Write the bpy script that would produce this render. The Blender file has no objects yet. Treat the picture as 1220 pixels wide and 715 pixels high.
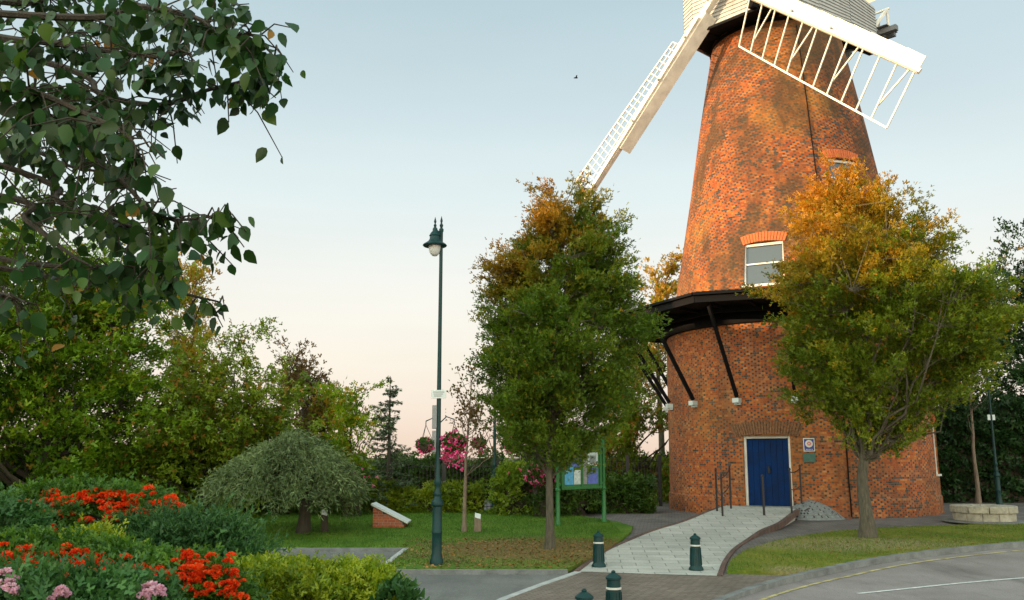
import bpy, bmesh, math, random
import numpy as np
from mathutils import Vector, Matrix
from math import radians, sin, cos, pi, atan2, hypot, tan

# ------------------------------------------------------------------ camera, sky, sun
S = bpy.context.scene
COL = S.collection
FPX, EYE = 1050.0, 2.3
PITCH = math.atan(187.5 / FPX)
cam_data = bpy.data.cameras.new('camera')
cam = bpy.data.objects.new('camera', cam_data)
COL.objects.link(cam)
cam_data.sensor_width = 36.0
cam_data.lens = 36.0 * FPX / 1220.0
cam_data.clip_start = 0.05
cam_data.clip_end = 5000
cam.location = (0, 0, EYE)
cam.rotation_euler = (pi / 2 + PITCH, 0, 0)
S.camera = cam

SUN_AZ, SUN_EL = radians(196), radians(9.0)      # azimuth counter-clockwise from +X
world = bpy.data.worlds.new('World')
S.world = world
world.use_nodes = True
wt = world.node_tree
bg = wt.nodes['Background']
sky = wt.nodes.new('ShaderNodeTexSky')
sky.sky_type = 'NISHITA'
sky.sun_disc = False
sky.sun_elevation = SUN_EL
sky.sun_rotation = pi / 2 - SUN_AZ
sky.air_density = 0.9
sky.dust_density = 1.4
sky.ozone_density = 1.6
SKY_STRENGTH = 0.13
# a soft colour grade of the dusk sky by elevation (world colour only)
tc = wt.nodes.new('ShaderNodeTexCoord')
sp = wt.nodes.new('ShaderNodeSeparateXYZ')
wt.links.new(tc.outputs['Generated'], sp.inputs[0])
rp = wt.nodes.new('ShaderNodeValToRGB')
wt.links.new(sp.outputs['Z'], rp.inputs[0])
els = rp.color_ramp.elements
els[0].position = 0.0; els[0].color = (3.55, 2.72, 2.2, 1)
els[1].position = 1.0; els[1].color = (1.9, 2.4, 2.6, 1)
for ps, c in ((0.045, (3.75, 3.12, 2.62)), (0.11, (3.8, 3.5, 3.0)), (0.19, (3.7, 3.65, 3.35)), (0.28, (3.15, 3.5, 3.45)), (0.38, (2.5, 3.0, 3.12)), (0.50, (1.9, 2.45, 2.65))):
    e = els.new(ps); e.color = (*c, 1)
nz = wt.nodes.new('ShaderNodeTexNoise')
mp = wt.nodes.new('ShaderNodeMapping')
mp.inputs['Scale'].default_value = (1.2, 1.2, 5.0)
wt.links.new(tc.outputs['Generated'], mp.inputs[0])
wt.links.new(mp.outputs[0], nz.inputs['Vector'])
nz.inputs['Scale'].default_value = 1.7
nz.inputs['Detail'].default_value = 5
mr = wt.nodes.new('ShaderNodeMapRange')
wt.links.new(nz.outputs[0], mr.inputs[0])
mr.inputs[1].default_value = 0.3; mr.inputs[2].default_value = 0.7
mr.inputs[3].default_value = 0.97; mr.inputs[4].default_value = 1.04
mx = wt.nodes.new('ShaderNodeMix'); mx.data_type = 'RGBA'
mx.inputs[0].default_value = 0.92
wt.links.new(sky.outputs[0], mx.inputs[6])
wt.links.new(rp.outputs[0], mx.inputs[7])
vm = wt.nodes.new('ShaderNodeVectorMath'); vm.operation = 'SCALE'
wt.links.new(mx.outputs[2], vm.inputs[0])
def wm(op, a, b, c=None):
    n = wt.nodes.new('ShaderNodeMath'); n.operation = op
    for i, q in enumerate((a, b) if c is None else (a, b, c)):
        if isinstance(q, bpy.types.NodeSocket): wt.links.new(q, n.inputs[i])
        else: n.inputs[i].default_value = q
    return n.outputs[0]
def wrange(v, a, b, c, d):
    n = wt.nodes.new('ShaderNodeMapRange'); n.interpolation_type = 'SMOOTHSTEP'
    wt.links.new(v, n.inputs[0])
    for i, q in enumerate((a, b, c, d)): n.inputs[i + 1].default_value = q
    return n.outputs[0]
# evening sky brighter towards the sun, plus glow added behind the viewer to lift shade
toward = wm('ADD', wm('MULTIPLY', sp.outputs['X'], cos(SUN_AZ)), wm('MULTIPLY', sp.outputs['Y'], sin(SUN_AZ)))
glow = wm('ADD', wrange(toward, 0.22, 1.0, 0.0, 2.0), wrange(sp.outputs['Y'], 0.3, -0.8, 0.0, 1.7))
wt.links.new(mr.outputs[0], vm.inputs['Scale'])
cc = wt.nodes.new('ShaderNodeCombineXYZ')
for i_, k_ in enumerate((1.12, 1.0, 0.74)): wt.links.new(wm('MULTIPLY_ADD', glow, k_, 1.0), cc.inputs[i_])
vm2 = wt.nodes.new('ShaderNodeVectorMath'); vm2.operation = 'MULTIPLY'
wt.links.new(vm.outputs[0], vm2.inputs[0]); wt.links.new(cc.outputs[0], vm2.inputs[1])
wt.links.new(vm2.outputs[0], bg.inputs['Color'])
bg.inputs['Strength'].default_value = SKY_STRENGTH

sun_d = bpy.data.lights.new('sun', 'SUN')
sun_d.energy = 3.4
sun_d.angle = radians(0.5)
sun_d.color = (1.0, 0.66, 0.36)
sun = bpy.data.objects.new('sun', sun_d)
COL.objects.link(sun)
sv = Vector((cos(SUN_EL) * cos(SUN_AZ), cos(SUN_EL) * sin(SUN_AZ), sin(SUN_EL)))
sun.rotation_euler = sv.to_track_quat('Z', 'Y').to_euler()
sun.location = (-30, 0, 40)

S.view_settings.view_transform = 'Standard'
S.view_settings.look = 'None'
S.view_settings.exposure = 1.02
S.view_settings.gamma = 1.0
S.cycles.max_bounces = 5
S.cycles.diffuse_bounces = 3
S.cycles.transparent_max_bounces = 6

# ------------------------------------------------------------------ measuring helpers
def ray(x, y):
    a, b = (x - 610) / FPX, (357.5 - y) / FPX
    return np.array([a, cos(PITCH) - b * sin(PITCH), sin(PITCH) + b * cos(PITCH)])

def P(x, y, Y):                       # point of the photograph's line of sight at distance Y
    d = ray(x, y)
    return Vector((d[0] * Y / d[1], Y, EYE + d[2] * Y / d[1]))

GY0, GY1, GZ = 18.0, 30.0, 0.35
def gz(Y):
    return GZ * min(1, max(0, (Y - GY0) / (GY1 - GY0)))

def sm(t):
    t = min(1, max(0, t)); return t * t * (3 - 2 * t)

def ramp_h(Y):                        # the path climbs to the door
    return gz(Y) + 0.03 + 0.30 * sm((Y - 23.0) / 6.0)

def G(x, y, h=gz, off=0.0):           # where a line of sight meets the ground
    d = ray(x, y)
    Y = 20.0
    for _ in range(80):
        z = h(Y) + off
        Yn = (z - EYE) / min(-0.004, d[2]) * d[1]
        Y = 0.5 * Y + 0.5 * min(Yn, 400)
    return Vector((d[0] * Y / d[1], Y, h(Y) + off))

# ------------------------------------------------------------------ object helpers
def tag(o, label=None, cat=None, group=None, kind=None):
    if label: o['label'] = label
    if cat: o['category'] = cat
    if group: o['group'] = group
    if kind: o['kind'] = kind
    return o

def empty(name, loc=(0, 0, 0), rz=0.0, label=None, cat=None, group=None):
    o = bpy.data.objects.new(name, None)
    COL.objects.link(o)
    o.location = loc
    o.rotation_euler = (0, 0, rz)
    o.empty_display_size = 0.3
    return tag(o, label, cat, group)

def link(name, me, mat, parent=None, smooth=False):
    o = bpy.data.objects.new(name, me)
    COL.objects.link(o)
    if mat is not None:
        for m in (mat if isinstance(mat, (list, tuple)) else [mat]):
            me.materials.append(m)
    if smooth:
        me.polygons.foreach_set('use_smooth', [True] * len(me.polygons))
    if parent is not None:
        o.parent = parent
    return o

def copy_tree(o, parent=None):
    c = o.copy(); COL.objects.link(c); c.parent = parent
    for ch in list(o.children):
        copy_tree(ch, c)
    return c

class MB:
    """collects shapes for one mesh"""
    def __init__(s):
        s.v = []; s.f = []; s.uv = []; s.mi = []
    def poly(s, pts, faces, mi=0):
        b = len(s.v)
        s.v += [tuple(p) for p in pts]
        s.f += [[b + i for i in f] for f in faces]
        s.mi += [mi] * len(faces)
        return s
    def box(s, c, d, M=None, mi=0, taper=1.0):
        x, y, z = (q / 2 for q in d)
        pts = [Vector((sx * x * (taper if sz > 0 else 1), sy * y * (taper if sz > 0 else 1), sz * z)) for sz in (-1, 1) for sy in (-1, 1) for sx in (-1, 1)]
        if M is not None: pts = [M @ p for p in pts]
        pts = [p + Vector(c) for p in pts]
        return s.poly(pts, [(0, 2, 3, 1), (4, 5, 7, 6), (0, 1, 5, 4), (2, 6, 7, 3), (0, 4, 6, 2), (1, 3, 7, 5)], mi)
    def beam(s, a, b, w, h, up=(0, 0, 1), w2=None, h2=None, mi=0):
        a, b = Vector(a), Vector(b)
        d = (b - a).normalized()
        u = Vector(up)
        x = d.cross(u)
        if x.length < 1e-4: x = d.cross(Vector((1, 0, 0)))
        x.normalize(); z = x.cross(d)
        w2 = w if w2 is None else w2; h2 = h if h2 is None else h2
        pts = []
        for p, ww, hh in ((a, w, h), (b, w2, h2)):
            for sx, sz in ((-1, -1), (1, -1), (1, 1), (-1, 1)):
                pts.append(p + x * sx * ww / 2 + z * sz * hh / 2)
        return s.poly(pts, [(3, 2, 1, 0), (4, 5, 6, 7), (0, 1, 5, 4), (1, 2, 6, 5), (2, 3, 7, 6), (3, 0, 4, 7)], mi)
    def tube(s, pts, rad, n=8, cap=True, mi=0):
        pts = [Vector(p) for p in pts]
        if not isinstance(rad, (list, tuple)): rad = [rad] * len(pts)
        rings = []
        x = None
        base = len(s.v)
        for i, p in enumerate(pts):
            d = (pts[min(i + 1, len(pts) - 1)] - pts[max(i - 1, 0)])
            if d.length < 1e-9: d = Vector((0, 0, 1))
            d.normalize()
            if x is None:
                x = d.cross(Vector((0, 0, 1)))
                if x.length < 1e-3: x = Vector((1, 0, 0))
            x = (x - d * x.dot(d)).normalized()
            y = d.cross(x)
            for k in range(n):
                a = 2 * pi * k / n
                s.v.append(tuple(p + (x * cos(a) + y * sin(a)) * rad[i]))
        for i in range(len(pts) - 1):
            for k in range(n):
                a, b = base + i * n + k, base + i * n + (k + 1) % n
                s.f.append([a, b, b + n, a + n]); s.mi.append(mi)
        if cap:
            s.f.append([base + k for k in range(n)][::-1]); s.mi.append(mi)
            s.f.append([base + (len(pts) - 1) * n + k for k in range(n)]); s.mi.append(mi)
        return s
    def lathe(s, prof, c=(0, 0, 0), n=24, mi=0):
        c = Vector(c)
        base = len(s.v)
        for r, z in prof:
            for k in range(n):
                a = 2 * pi * k / n
                s.v.append((c.x + r * cos(a), c.y + r * sin(a), c.z + z))
        for i in range(len(prof) - 1):
            for k in range(n):
                a, b = base + i * n + k, base + i * n + (k + 1) % n
                s.f.append([a, b, b + n, a + n]); s.mi.append(mi)
        if prof[0][0] > 1e-4: s.f.append([base + k for k in range(n)][::-1]); s.mi.append(mi)
        if prof[-1][0] > 1e-4: s.f.append([base + (len(prof) - 1) * n + k for k in range(n)]); s.mi.append(mi)
        return s
    def build(s, name, mat, parent=None, smooth=False, bevel=0, uvscale=None):
        me = bpy.data.meshes.new(name)
        me.from_pydata(s.v, [], s.f)
        me.validate()
        if len(me.polygons) == len(s.mi):
            me.polygons.foreach_set('material_index', s.mi)
        boxuv(me)
        o = link(name, me, mat, parent, False)
        if smooth:
            o.data.polygons.foreach_set('use_smooth', [True] * len(me.polygons))
            me.set_sharp_from_angle(angle=radians(40))
        if bevel:
            md = o.modifiers.new('bevel', 'BEVEL'); md.width = bevel; md.segments = 2
            md.limit_method = 'ANGLE'; md.angle_limit = radians(40)
        return o

def boxuv(me):
    uv = me.uv_layers.new(name='UVMap')
    co = [v.co for v in me.vertices]
    for p in me.polygons:
        n = p.normal
        if abs(n.z) > 0.75:
            f = lambda c: (c.x, c.y)
        else:
            t = Vector((-n.y, n.x, 0)).normalized()
            f = lambda c: (c.dot(t), c.z)
        for li in p.loop_indices:
            uv.data[li].uv = f(co[me.loops[li].vertex_index])

# ------------------------------------------------------------------ material helpers
class NT:
    def __init__(s, name):
        s.m = bpy.data.materials.new(name); s.m.use_nodes = True
        s.t = s.m.node_tree; s.n = s.t.nodes; s.l = s.t.links
        s.b = s.n['Principled BSDF']
        s.out = s.n['Material Output']
    def new(s, k): return s.n.new(k)
    def put(s, sock, v):
        if isinstance(v, bpy.types.NodeSocket): s.l.new(v, sock)
        elif isinstance(v, (tuple, list)):
            sock.default_value = (*v, 1) if len(v) == 3 and len(sock.default_value) == 4 else v
        else: sock.default_value = v
    def mth(s, op, a, b=0.0, c=None):
        n = s.new('ShaderNodeMath'); n.operation = op
        s.put(n.inputs[0], a); s.put(n.inputs[1], b)
        if c is not None: s.put(n.inputs[2], c)
        return n.outputs[0]
    def mix(s, f, a, b, mode='MIX'):
        n = s.new('ShaderNodeMix'); n.data_type = 'RGBA'; n.blend_type = mode
        s.put(n.inputs[0], f); s.put(n.inputs[6], a); s.put(n.inputs[7], b)
        return n.outputs[2]
    def coord(s, w='Object'):
        return s.new('ShaderNodeTexCoord').outputs[w]
    def mapping(s, v, sc=(1, 1, 1), rot=(0, 0, 0)):
        n = s.new('ShaderNodeMapping'); s.put(n.inputs[0], v)
        n.inputs['Scale'].default_value = sc; n.inputs['Rotation'].default_value = rot
        return n.outputs[0]
    def noise(s, v, sc, det=4, rough=0.55, out=0):
        n = s.new('ShaderNodeTexNoise'); s.put(n.inputs['Vector'], v)
        n.inputs['Scale'].default_value = sc; n.inputs['Detail'].default_value = det
        n.inputs['Roughness'].default_value = rough
        return n.outputs[out]
    def rng(s, v, a, b, c=0.0, d=1.0):
        n = s.new('ShaderNodeMapRange'); s.put(n.inputs[0], v)
        for i, q in enumerate((a, b, c, d)): n.inputs[i + 1].default_value = q
        return n.outputs[0]
    def ramp(s, v, stops):
        n = s.new('ShaderNodeValToRGB'); s.put(n.inputs[0], v)
        e = n.color_ramp.elements
        e[0].position, e[0].color = stops[0][0], (*stops[0][1], 1)
        e[1].position, e[1].color = stops[-1][0], (*stops[-1][1], 1)
        for p_, c in stops[1:-1]:
            q = e.new(p_); q.color = (*c, 1)
        return n.outputs[0]
    def bump(s, h, st=0.3, dist=0.02):
        n = s.new('ShaderNodeBump'); s.put(n.inputs['Height'], h)
        n.inputs['Strength'].default_value = st; n.inputs['Distance'].default_value = dist
        s.l.new(n.outputs[0], s.b.inputs['Normal'])
    def done(s, col, rough=0.7, metal=0.0, spec=0.5):
        s.put(s.b.inputs['Base Color'], col); s.put(s.b.inputs['Roughness'], rough)
        s.b.inputs['Metallic'].default_value = metal
        s.b.inputs['Specular IOR Level'].default_value = spec
        return s.m

def plain(name, col, rough=0.55, var=0.18, scale=6.0, metal=0.0, bump=0.15, streak=False, spec=0.5):
    t = NT(name)
    v = t.coord()
    if streak: v = t.mapping(v, (3, 3, 0.5))
    n1 = t.noise(v, scale, 6)
    n2 = t.noise(v, scale * 9, 3)
    k = t.mth('ADD', t.rng(n1, 0.3, 0.7, 1 - var, 1 + var), t.rng(n2, 0.3, 0.7, -var * .35, var * .35))
    c = t.mix(1.0, col, t.mth('MULTIPLY', k, 1.0), 'MULTIPLY')
    if bump: t.bump(n2, bump, 0.01)
    return t.done(c, t.rng(n1, 0.3, 0.7, rough - 0.08, min(1, rough + 0.12)), metal, spec)

def brick_mat(name, bricks, mortar=(0.30, 0.25, 0.20), dark=(0.035, 0.03, 0.03), pdark=0.55, L=0.3375, H=0.075, stain=1.0, bump=0.5):
    """Flemish bond: stretcher and header in turn, half-shifted on the next course; UV in metres"""
    t = NT(name)
    uv = t.coord('UV')
    sx = t.new('ShaderNodeSeparateXYZ'); t.put(sx.inputs[0], uv)
    u, v = sx.outputs[0], sx.outputs[1]
    ob = t.coord('Object')
    row = t.mth('FLOOR', t.mth('DIVIDE', v, H))
    fv = t.mth('FRACT', t.mth('DIVIDE', v, H))
    wn0 = t.new('ShaderNodeTexWhiteNoise'); wn0.noise_dimensions = '1D'; t.put(wn0.inputs['W'], row)
    shift = t.mth('ADD', t.mth('MULTIPLY', t.mth('MODULO', t.mth('ABSOLUTE', row), 2.0), 0.5), t.mth('MULTIPLY', wn0.outputs[0], 0.10))
    uu = t.mth('ADD', t.mth('DIVIDE', u, L), shift)
    cell = t.mth('FLOOR', uu)
    fu = t.mth('FRACT', uu)
    header = t.mth('LESS_THAN', fu, 0.34)
    idx = t.mth('ADD', t.mth('MULTIPLY', cell, 2.0), header)
    cmb = t.new('ShaderNodeCombineXYZ'); t.put(cmb.inputs[0], idx); t.put(cmb.inputs[1], row)
    wn = t.new('ShaderNodeTexWhiteNoise'); wn.noise_dimensions = '2D'; t.put(wn.inputs['Vector'], cmb.outputs[0])
    sc = t.new('ShaderNodeSeparateXYZ'); t.put(sc.inputs[0], wn.outputs['Color'])
    r1, r2, r3 = sc.outputs
    base = t.ramp(r1, [(i / (len(bricks) - 1), c) for i, c in enumerate(bricks)])
    big = t.noise(ob, 0.55, 5, 0.6)
    big2 = t.noise(t.mapping(ob, (1, 1, 1), (1, 2, 3)), 0.35, 4, 0.6)
    thr_h = t.rng(big, 0.36, 0.66, pdark * 0.55, min(1.0, pdark * 1.7))
    isdark = t.mth('MULTIPLY', header, t.mth('LESS_THAN', r2, thr_h))
    thr_s = t.rng(big, 0.45, 0.8, 0.03, 0.32 * pdark)
    isdark = t.mth('MAXIMUM', isdark, t.mth('LESS_THAN', r3, thr_s))
    darkc = t.mix(r1, dark, tuple(min(1, q * 2.2) for q in dark))
    c = t.mix(isdark, base, darkc)
    # joints
    jv = t.mth('ADD', t.mth('LESS_THAN', fv, 0.13), 0.0)
    ju = t.mth('MAXIMUM', t.mth('LESS_THAN', fu, 0.035), t.mth('MULTIPLY', t.mth('GREATER_THAN', fu, 0.335), t.mth('LESS_THAN', fu, 0.37)))
    joint = t.mth('MAXIMUM', jv, ju)
    fine = t.noise(ob, 14.0, 4)
    mc = t.mix(t.rng(fine, 0.3, 0.7), mortar, tuple(q * 0.55 for q in mortar))
    c = t.mix(joint, c, mc)
    c = t.mix(1.0, c, t.rng(fine, 0.25, 0.75, 0.75, 1.2), 'MULTIPLY')
    if stain:
        c = t.mix(t.mth('MULTIPLY', t.rng(big2, 0.48, 0.66), 0.45 * stain), c, (0.30, 0.17, 0.03))
        c = t.mix(t.mth('MULTIPLY', t.rng(t.noise(t.mapping(ob, (1.2, 1.2, .7)), 0.55, 7, .65), 0.42, 0.60), 0.80 * stain), c, (0.050, 0.036, 0.020))
        c = t.mix(t.mth('MULTIPLY', t.rng(t.noise(t.mapping(ob, (4, 4, .35)), 1.0, 5, .6), 0.52, 0.70), 0.45 * stain), c, (0.045, 0.028, 0.018))
    h = t.mth('ADD', t.mth('MULTIPLY', t.mth('SUBTRACT', 1.0, joint), 1.0), t.mth('MULTIPLY', fine, 0.5))
    t.bump(h, bump, 0.012)
    return t.done(c, 0.85, 0, 0.25)

def slab_mat(name, c1, c2, mortar, bw, bh, off=0.5, mort=0.012, rot=0.0, rough=0.85, noise=0.25, bump=0.4):
    t = NT(name)
    ob = t.coord('Object')
    mp_ = t.mapping(ob, (1, 1, 1), (0, 0, rot))
    b = t.new('ShaderNodeTexBrick'); t.put(b.inputs['Vector'], mp_)
    b.offset = off
    for k, q in (('Color1', c1), ('Color2', c2), ('Mortar', mortar)): b.inputs[k].default_value = (*q, 1)
    for k, q in (('Scale', 1.0), ('Mortar Size', mort), ('Mortar Smooth', 0.1), ('Bias', 0.0), ('Brick Width', bw), ('Row Height', bh)): b.inputs[k].default_value = q
    n = t.noise(ob, 0.9, 6); n2 = t.noise(ob, 22, 4)
    c = t.mix(1.0, b.outputs[0], t.rng(n, 0.3, 0.7, 1 - noise, 1 + noise), 'MULTIPLY')
    c = t.mix(1.0, c, t.rng(n2, 0.3, 0.7, 0.85, 1.12), 'MULTIPLY')
    t.bump(t.mth('ADD', t.mth('MULTIPLY', b.outputs['Fac'], -1.0), t.mth('MULTIPLY', n2, 0.3)), bump, 0.01)
    return t.done(c, rough, 0, 0.3)

def leaf_mat(name, cols, autumn=None, rough=0.5, trans=0.35, spec=0.3, green=True):
    """cols: ramp over each leaf's own random value; autumn: ramp for turned leaves and painted sunlit tops"""
    t = NT(name)
    if green: cols = [(q[0] * 1.12, q[1] * 1.32, q[2] * .75) for q in cols]
    a = t.new('ShaderNodeAttribute'); a.attribute_name = 'rnd'
    c = t.ramp(a.outputs['Fac'], [(i / (len(cols) - 1), q) for i, q in enumerate(cols)])
    if autumn:
        b = t.new('ShaderNodeAttribute'); b.attribute_name = 'aut_sun'
        ca = t.ramp(a.outputs['Fac'], [(i / (len(autumn) - 1), q) for i, q in enumerate(autumn)])
        c = t.mix(b.outputs['Fac'], c, ca)
    n = t.noise(t.coord(), 1.3, 3)
    c = t.mix(1.0, c, t.rng(n, 0.3, 0.7, 0.75, 1.25), 'MULTIPLY')
    t.done(c, rough, 0, spec)
    tr = t.new('ShaderNodeBsdfTranslucent')
    t.put(tr.inputs[0], t.mix(1.0, c, (1.5, 1.5, 0.8), 'MULTIPLY'))
    ms = t.new('ShaderNodeMixShader'); ms.inputs[0].default_value = trans
    t.l.new(t.b.outputs[0], ms.inputs[1]); t.l.new(tr.outputs[0], ms.inputs[2])
    t.l.new(ms.outputs[0], t.out.inputs[0])
    return t.m

# ------------------------------------------------------------------ foliage helpers (numpy)
DIAMOND = (np.array([[0, 0, 0], [0.5, 0.45, 0.10], [0, 1, 0], [-0.5, 0.45, 0.10]], float), [(0, 1, 2, 3)])
SPRIG = (np.array([[0, 0, 0], [.30, .30, .08], [0, .62, 0], [-.30, .30, .08],
                   [.06, .35, .03], [.62, .50, .10], [.55, .95, .0], [.18, .70, .03],
                   [-.06, .45, .03], [-.50, .70, .12], [-.42, 1.1, 0], [-.10, .80, .02]], float),
         [(0, 1, 2, 3), (4, 5, 6, 7), (8, 9, 10, 11)])
OVATE = (np.array([[0, 0, 0], [.30, .12, .06], [.48, .38, .10], [.36, .70, .06], [0, 1.08, -.06], [-.36, .70, .06], [-.48, .38, .10], [-.30, .12, .06], [0, .38, 0], [0, .72, -.01]], float),
         [(0, 1, 2, 8), (8, 2, 3, 9), (9, 3, 4), (0, 8, 6, 7), (8, 9, 5, 6), (9, 4, 5)])
NEEDLE = (np.array([[-.5, 0, 0], [.5, 0, 0], [0.1, 1, 0], [-.1, 1, 0]], float), [(0, 1, 2, 3)])

def leaf_mesh(name, pos, d, nrm, length, width, shape=DIAMOND, rnd=None, aut_sun=None, rs=None, smooth=False):
    rs = rs or np.random.RandomState(1)
    N = len(pos)
    tv, tf = shape
    d = d / (np.linalg.norm(d, axis=1, keepdims=True) + 1e-9)
    x = np.cross(d, nrm); x /= (np.linalg.norm(x, axis=1, keepdims=True) + 1e-9)
    z = np.cross(x, d)
    length = np.broadcast_to(length, (N,)); width = np.broadcast_to(width, (N,))
    V = (pos[:, None, :] + x[:, None, :] * (tv[None, :, 0, None] * width[:, None, None])
         + d[:, None, :] * (tv[None, :, 1, None] * length[:, None, None])
         + z[:, None, :] * (tv[None, :, 2, None] * length[:, None, None]))
    k = len(tv)
    V = V.reshape(-1, 3)
    sizes = np.array([len(f) for f in tf]); flat = np.concatenate([np.array(f) for f in tf])
    loops = (np.arange(N)[:, None] * k + flat[None, :]).reshape(-1)
    tot = np.tile(sizes, N)
    start = np.concatenate([[0], np.cumsum(tot)[:-1]])
    me = bpy.data.meshes.new(name)
    me.vertices.add(len(V)); me.vertices.foreach_set('co', V.astype(np.float32).ravel())
    me.loops.add(len(loops)); me.loops.foreach_set('vertex_index', loops.astype(np.int32))
    me.polygons.add(len(tot)); me.polygons.foreach_set('loop_start', start.astype(np.int32))
    try: me.polygons.foreach_set('loop_total', tot.astype(np.int32))
    except Exception: pass
    if rnd is None: rnd = rs.rand(N)
    for nm, arr in (('rnd', rnd), ('aut_sun', aut_sun)):
        if arr is None: continue
        at = me.attributes.new(nm, 'FLOAT', 'POINT')
        at.data.foreach_set('value', np.repeat(np.clip(arr, 0, 1), k).astype(np.float32))
    me.update(calc_edges=True)
    if smooth: me.polygons.foreach_set('use_smooth', [True] * len(tot))
    return me

def rdir(rs, n):
    v = rs.normal(size=(n, 3)); return v / np.linalg.norm(v, axis=1, keepdims=True)

def bough(mb, a, b, r0, r1, rs, wob=0.06, n=5, sides=5, lift=0.0):
    a, b = np.array(a, float), np.array(b, float)
    L = np.linalg.norm(b - a)
    pts, rad = [], []
    for i in range(n + 1):
        t = i / n
        p = a + (b - a) * t
        if 0 < i < n: p = p + rs.normal(size=3) * wob * L * 0.5
        p[2] -= lift * L * math.sin(pi * t)
        pts.append(p); rad.append(r0 + (r1 - r0) * t)
    mb.tube(pts, rad, sides, cap=False)
    return pts
# ------------------------------------------------------------------ materials
M = {}
M['tower'] = brick_mat('old tower brick', [(0.24, 0.045, 0.012), (0.34, 0.075, 0.016), (0.44, 0.12, 0.022), (0.29, 0.06, 0.015), (0.50, 0.165, 0.035)],
                       mortar=(0.22, 0.13, 0.07), pdark=0.80, L=0.255, H=0.072)
M['tower_low'] = brick_mat('lower tower brick', [(0.33, 0.068, 0.020), (0.45, 0.11, 0.028), (0.55, 0.17, 0.045), (0.38, 0.08, 0.022), (0.62, 0.24, 0.07)],
                       mortar=(0.34, 0.23, 0.15), pdark=0.55, stain=0.5, L=0.235, H=0.070, dark=(0.055, 0.042, 0.038))
M['red_brick'] = brick_mat('red brick', [(0.34, 0.08, 0.04), (0.44, 0.13, 0.06), (0.38, 0.10, 0.05)], mortar=(0.42, 0.36, 0.30), pdark=0.12, stain=0.0)
M['arch_red'] = plain('rubbed red brick arch', (0.50, 0.12, 0.035), 0.85, 0.3, 20, bump=0.4)
M['arch_dark'] = plain('weathered brick arch', (0.20, 0.10, 0.05), 0.9, 0.45, 14, bump=0.4)
M['white'] = plain('white paint', (0.70, 0.67, 0.60), 0.6, 0.16, 2.5, bump=0.08)
M['white_old'] = plain('weathered white boards', (0.42, 0.43, 0.42), 0.55, 0.14, 2.2, streak=True)
M['black'] = plain('black tarred boards', (0.006, 0.006, 0.007), 0.8, 0.3, 5, spec=0.15)
M['black_metal'] = plain('black painted iron', (0.015, 0.014, 0.016), 0.42, 0.3, 9)
M['roofing'] = plain('corrugated dark roofing', (0.014, 0.015, 0.017), 0.75, 0.3, 3, spec=0.2)
M['green'] = plain('dark green enamel', (0.005, 0.036, 0.036), 0.45, 0.3, 7, bump=0.06, spec=0.3)
M['bright_green'] = plain('bright green paint', (0.015, 0.14, 0.03), 0.4, 0.2, 7, bump=0.06)
M['blue'] = plain('deep blue door paint', (0.002, 0.022, 0.095), 0.7, 0.3, 3, bump=0.1, spec=0.15)
M['stone'] = plain('pale weathered stone', (0.36, 0.33, 0.26), 0.9, 0.3, 5, bump=0.5)
M['kerb'] = plain('concrete kerb', (0.17, 0.175, 0.17), 0.9, 0.35, 3, bump=0.4)
M['kerb_pale'] = plain('pale concrete edging', (0.42, 0.43, 0.42), 0.9, 0.2, 3, bump=0.3)
M['grey_metal'] = plain('galvanised grey metal', (0.22, 0.23, 0.24), 0.4, 0.15, 8, metal=0.4)
M['cream_sign'] = plain('pale sign plate', (0.62, 0.68, 0.66), 0.5, 0.06, 6)
M['bark'] = plain('grey bark', (0.095, 0.082, 0.058), 0.95, 0.45, 9, bump=0.9, streak=True)
M['bark_dark'] = plain('dark bark', (0.050, 0.040, 0.028), 0.95, 0.4, 7, bump=0.8, streak=True)
M['wood'] = plain('weathered wood post', (0.20, 0.15, 0.11), 0.9, 0.3, 8, bump=0.5, streak=True)
M['soil'] = plain('dark garden soil', (0.045, 0.035, 0.022), 1.0, 0.5, 4, bump=0.8)
M['lead'] = plain('grey lead', (0.16, 0.17, 0.18), 0.6, 0.2, 4)

def asphalt(name, a, b, tint=None):
    t = NT(name); v = t.coord()
    n1 = t.noise(v, 0.45, 6, 0.6); n2 = t.noise(v, 60, 3, 0.7); n3 = t.noise(t.mapping(v, (1, .25, 1), (0, 0, .6)), 1.4, 6, .65)
    c = t.mix(t.rng(n1, 0.3, 0.7), a, b)
    c = t.mix(t.mth('MULTIPLY', t.rng(n3, .52, .7), .5), c, tuple(q * .5 for q in a))
    c = t.mix(1.0, c, t.rng(n2, 0.3, 0.7, 0.65, 1.35), 'MULTIPLY')
    t.bump(n2, 0.5, 0.008)
    return t.done(c, 0.85, 0, 0.35)
M['asphalt'] = asphalt('asphalt road', (0.19, 0.165, 0.155), (0.31, 0.275, 0.265))
M['asphalt_old'] = asphalt('worn asphalt apron', (0.12, 0.12, 0.115), (0.20, 0.195, 0.185))
M['paint_white'] = plain('worn white road paint', (0.62, 0.62, 0.60), 0.8, 0.3, 9)
M['paint_yellow'] = plain('worn yellow road paint', (0.42, 0.35, 0.16), 0.85, 0.5, 5)
M['slabs'] = slab_mat('pale paving slabs', (0.40, 0.395, 0.36), (0.50, 0.49, 0.45), (0.25, 0.245, 0.225), 0.62, 0.42, mort=0.013, rot=radians(5), noise=0.14)
M['blocks'] = slab_mat('brown block paviours', (0.165, 0.125, 0.10), (0.23, 0.185, 0.15), (0.07, 0.065, 0.06), 0.21, 0.105, mort=0.008, rot=radians(-24), noise=0.2)
M['plaza'] = slab_mat('grey block paving', (0.14, 0.125, 0.115), (0.20, 0.175, 0.165), (0.07, 0.065, 0.06), 0.21, 0.105, mort=0.008, rot=radians(10), noise=0.25)
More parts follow.
